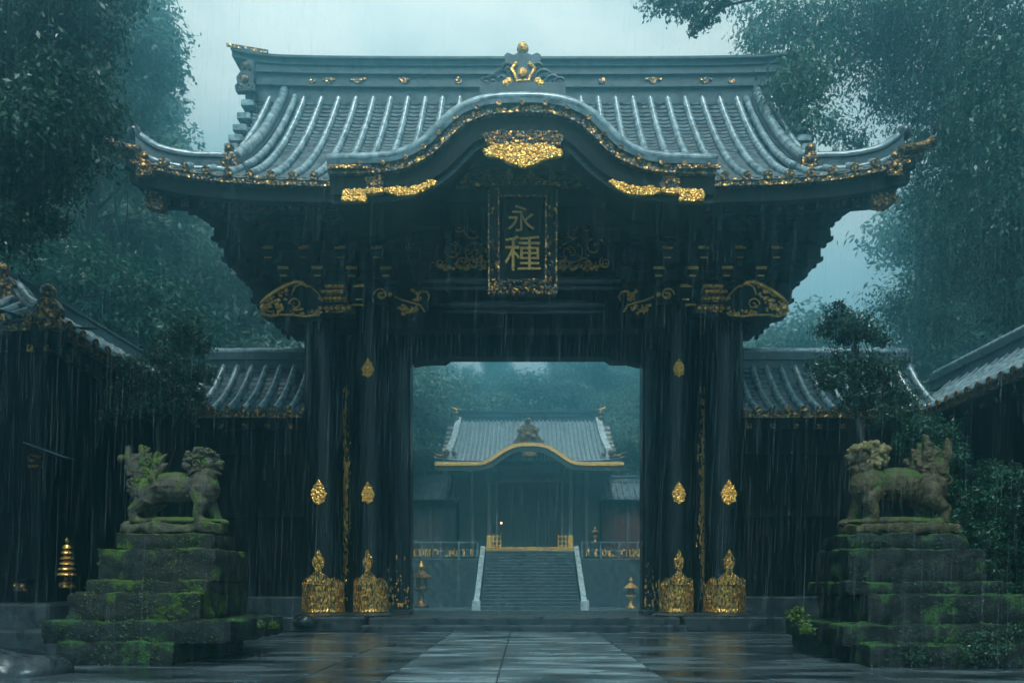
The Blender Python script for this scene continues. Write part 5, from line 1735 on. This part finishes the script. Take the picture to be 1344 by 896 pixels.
bush([(1290, 850, .4), (1340, 840, .4), (1240, 860, .3), (1200, 860, .25), (1320, 880, .3)], 'dark low shrub spreading in front of the right pedestal', 8000, 25, size=.05, dd=(10.6, 11.0), leaf='leaf_dark', th=.2)

# forest: copies of a few prototypes on the hill
protos = []
labels_far = ['pale rounded forest tree in the mist of the wooded hill', 'taller billowing forest tree in the mist of the wooded hill', 'small bushy forest tree in the mist of the wooded hill']
for k, (hh, rr, nn, sz) in enumerate(((13, 5.0, 30000, .26), (16, 5.2, 34000, .26), (10, 4.2, 24000, .25))):
    cl = rnd_clumps((0, 0, hh * .68), rr, 26, rr * .34, 50 + k, (1, 1, hh / 22))
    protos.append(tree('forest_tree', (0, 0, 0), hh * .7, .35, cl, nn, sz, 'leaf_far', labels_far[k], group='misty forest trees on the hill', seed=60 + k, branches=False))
def place_copy(src, loc, rz, sc, first):
    o = src if first else src.copy()
    if not first:
        COL.objects.link(o)
        for ch in list(src.children):
            c_ = ch.copy(); COL.objects.link(c_); c_.parent = o
    o.location = loc; o.rotation_euler = (0, 0, rz); o.scale = (sc, sc, sc)
    return o
rg = random.Random(77)
used = [False] * 3
spots = []
for row, y in enumerate([60, 66, 73, 81, 90, 100]):
    half = y * .74
    x = -half
    while x < half:
        if not (abs(x) < 8 and y < 62):
            spots.append((x + rg.uniform(-1.5, 1.5), y + rg.uniform(-2.5, 2.5)))
        x += 7.2 + row * .5
for s in (-1, 1):
    for y in (34, 41, 48, 54):
        for x in (24, 31, 38):
            if x / y < .78: spots.append((s * x + rg.uniform(-1, 1), y + rg.uniform(-1, 1)))
done = []
for (x, y) in spots:
    k = rg.randrange(3)
    z = hz(x, y) - .8
    o = place_copy(protos[k], (x, y, z), rg.uniform(0, 6.28), rg.uniform(.8, 1.15), not used[k]) if used[k] or True else None
    used[k] = True
# taller trees close behind the corridors
tall = [(-19, 46, 1.75), (-24, 44, 1.9), (-14.5, 50, 1.45), (-29, 47, 2.0), (-11, 57, 1.3), (-18, 56, 1.9), (16, 52, 1.3), (20.5, 50, 1.5), (25, 47, 1.6), (30, 46, 1.6), (34, 50, 1.8), (13, 57, 1.15), (21, 58, 1.2), (4, 64, 1.25), (-4, 65, 1.3), (9, 67, 1.3), (-9, 68, 1.3), (1, 72, 1.4)]
for x, y, sc in tall:
    o = place_copy(protos[rg.choice((0, 1))], (x, y, -.3), rg.uniform(0, 6), sc, False)
    o['label'] = 'very tall misty tree rising close behind the corridor roofs'; o['group'] = 'tall misty trees behind the corridors'
# unseen trees added to block sky light and darken the front court
for x, y, sc in [(-20, 3, 1.5), (21, 3, 1.5), (-26, 9, 1.6), (26, 10, 1.6)]:
    o = place_copy(protos[rg.choice((0, 1))], (x, y, 0), rg.uniform(0, 6), sc, False)
    o['label'] = 'unseen tree added beside the near court to block sky light'; o['group'] = 'unseen trees added to shade the near court'

# ------------------------------------------------------------------ rain
rg = np.random.default_rng(5)
n = 9000
dd = rg.uniform(4.5, 18, n)
xx = rg.uniform(-.72, .72, n) * dd; zz = rg.uniform(0.0, 1, n) * (EYE + .78 * dd) + .05
L = rg.uniform(.15, .55, n); w = rg.uniform(.0008, .0016, n) * (0.5 + dd / 14)
lean_ = .04
v = np.empty((n, 6, 3))
for k in range(3):
    a = 2 * math.pi * k / 3
    for j, zf in enumerate((-.5, .5)):
        v[:, j * 3 + k, 0] = xx + np.cos(a) * w * (1 if j == 0 else .4) + lean_ * L * zf
        v[:, j * 3 + k, 1] = dd + np.sin(a) * w * (1 if j == 0 else .4)
        v[:, j * 3 + k, 2] = zz + L * zf
me = bpy.data.meshes.new('rain')
fs = []
base_f = [(0, 1, 4, 3), (1, 2, 5, 4), (2, 0, 3, 5)]
idx = (np.arange(n)[:, None, None] * 6 + np.array(base_f)[None]).reshape(-1)
nf = n * 3
me.vertices.add(n * 6); me.loops.add(nf * 4); me.polygons.add(nf)
me.vertices.foreach_set('co', v.astype(np.float32).ravel())
me.loops.foreach_set('vertex_index', idx.astype(np.int32))
me.polygons.foreach_set('loop_start', np.arange(0, nf * 4, 4, dtype=np.int32))
me.polygons.foreach_set('loop_total', np.full(nf, 4, dtype=np.int32))
me.update(calc_edges=True)
me.materials.append(M['rain'])
o = bpy.data.objects.new('rain', me); COL.objects.link(o)
tag(o, 'thin falling rain in front of the gate', 'rain', kind='stuff')

# ------------------------------------------------------------------ haze
m = bpy.data.materials.new('haze_air'); m.use_nodes = True
nn = m.node_tree.nodes; nn.clear()
out = nn.new('ShaderNodeOutputMaterial'); pv = nn.new('ShaderNodeVolumePrincipled')
pv.inputs['Color'].default_value = (0.31, 0.81, 1.0, 1)
pv.inputs['Density'].default_value = HAZE_DENSITY
pv.inputs['Anisotropy'].default_value = 0.9
m.node_tree.links.new(pv.outputs[0], out.inputs['Volume'])
hb = MB().box(-750, 750, -65, 950, -1.6, 43)
o = hb.build('haze', m, None)
tag(o, 'pale blue-green mist filling the air', 'haze', kind='stuff')
for me in bpy.data.objects:
    if '_w' in me: del me['_w']
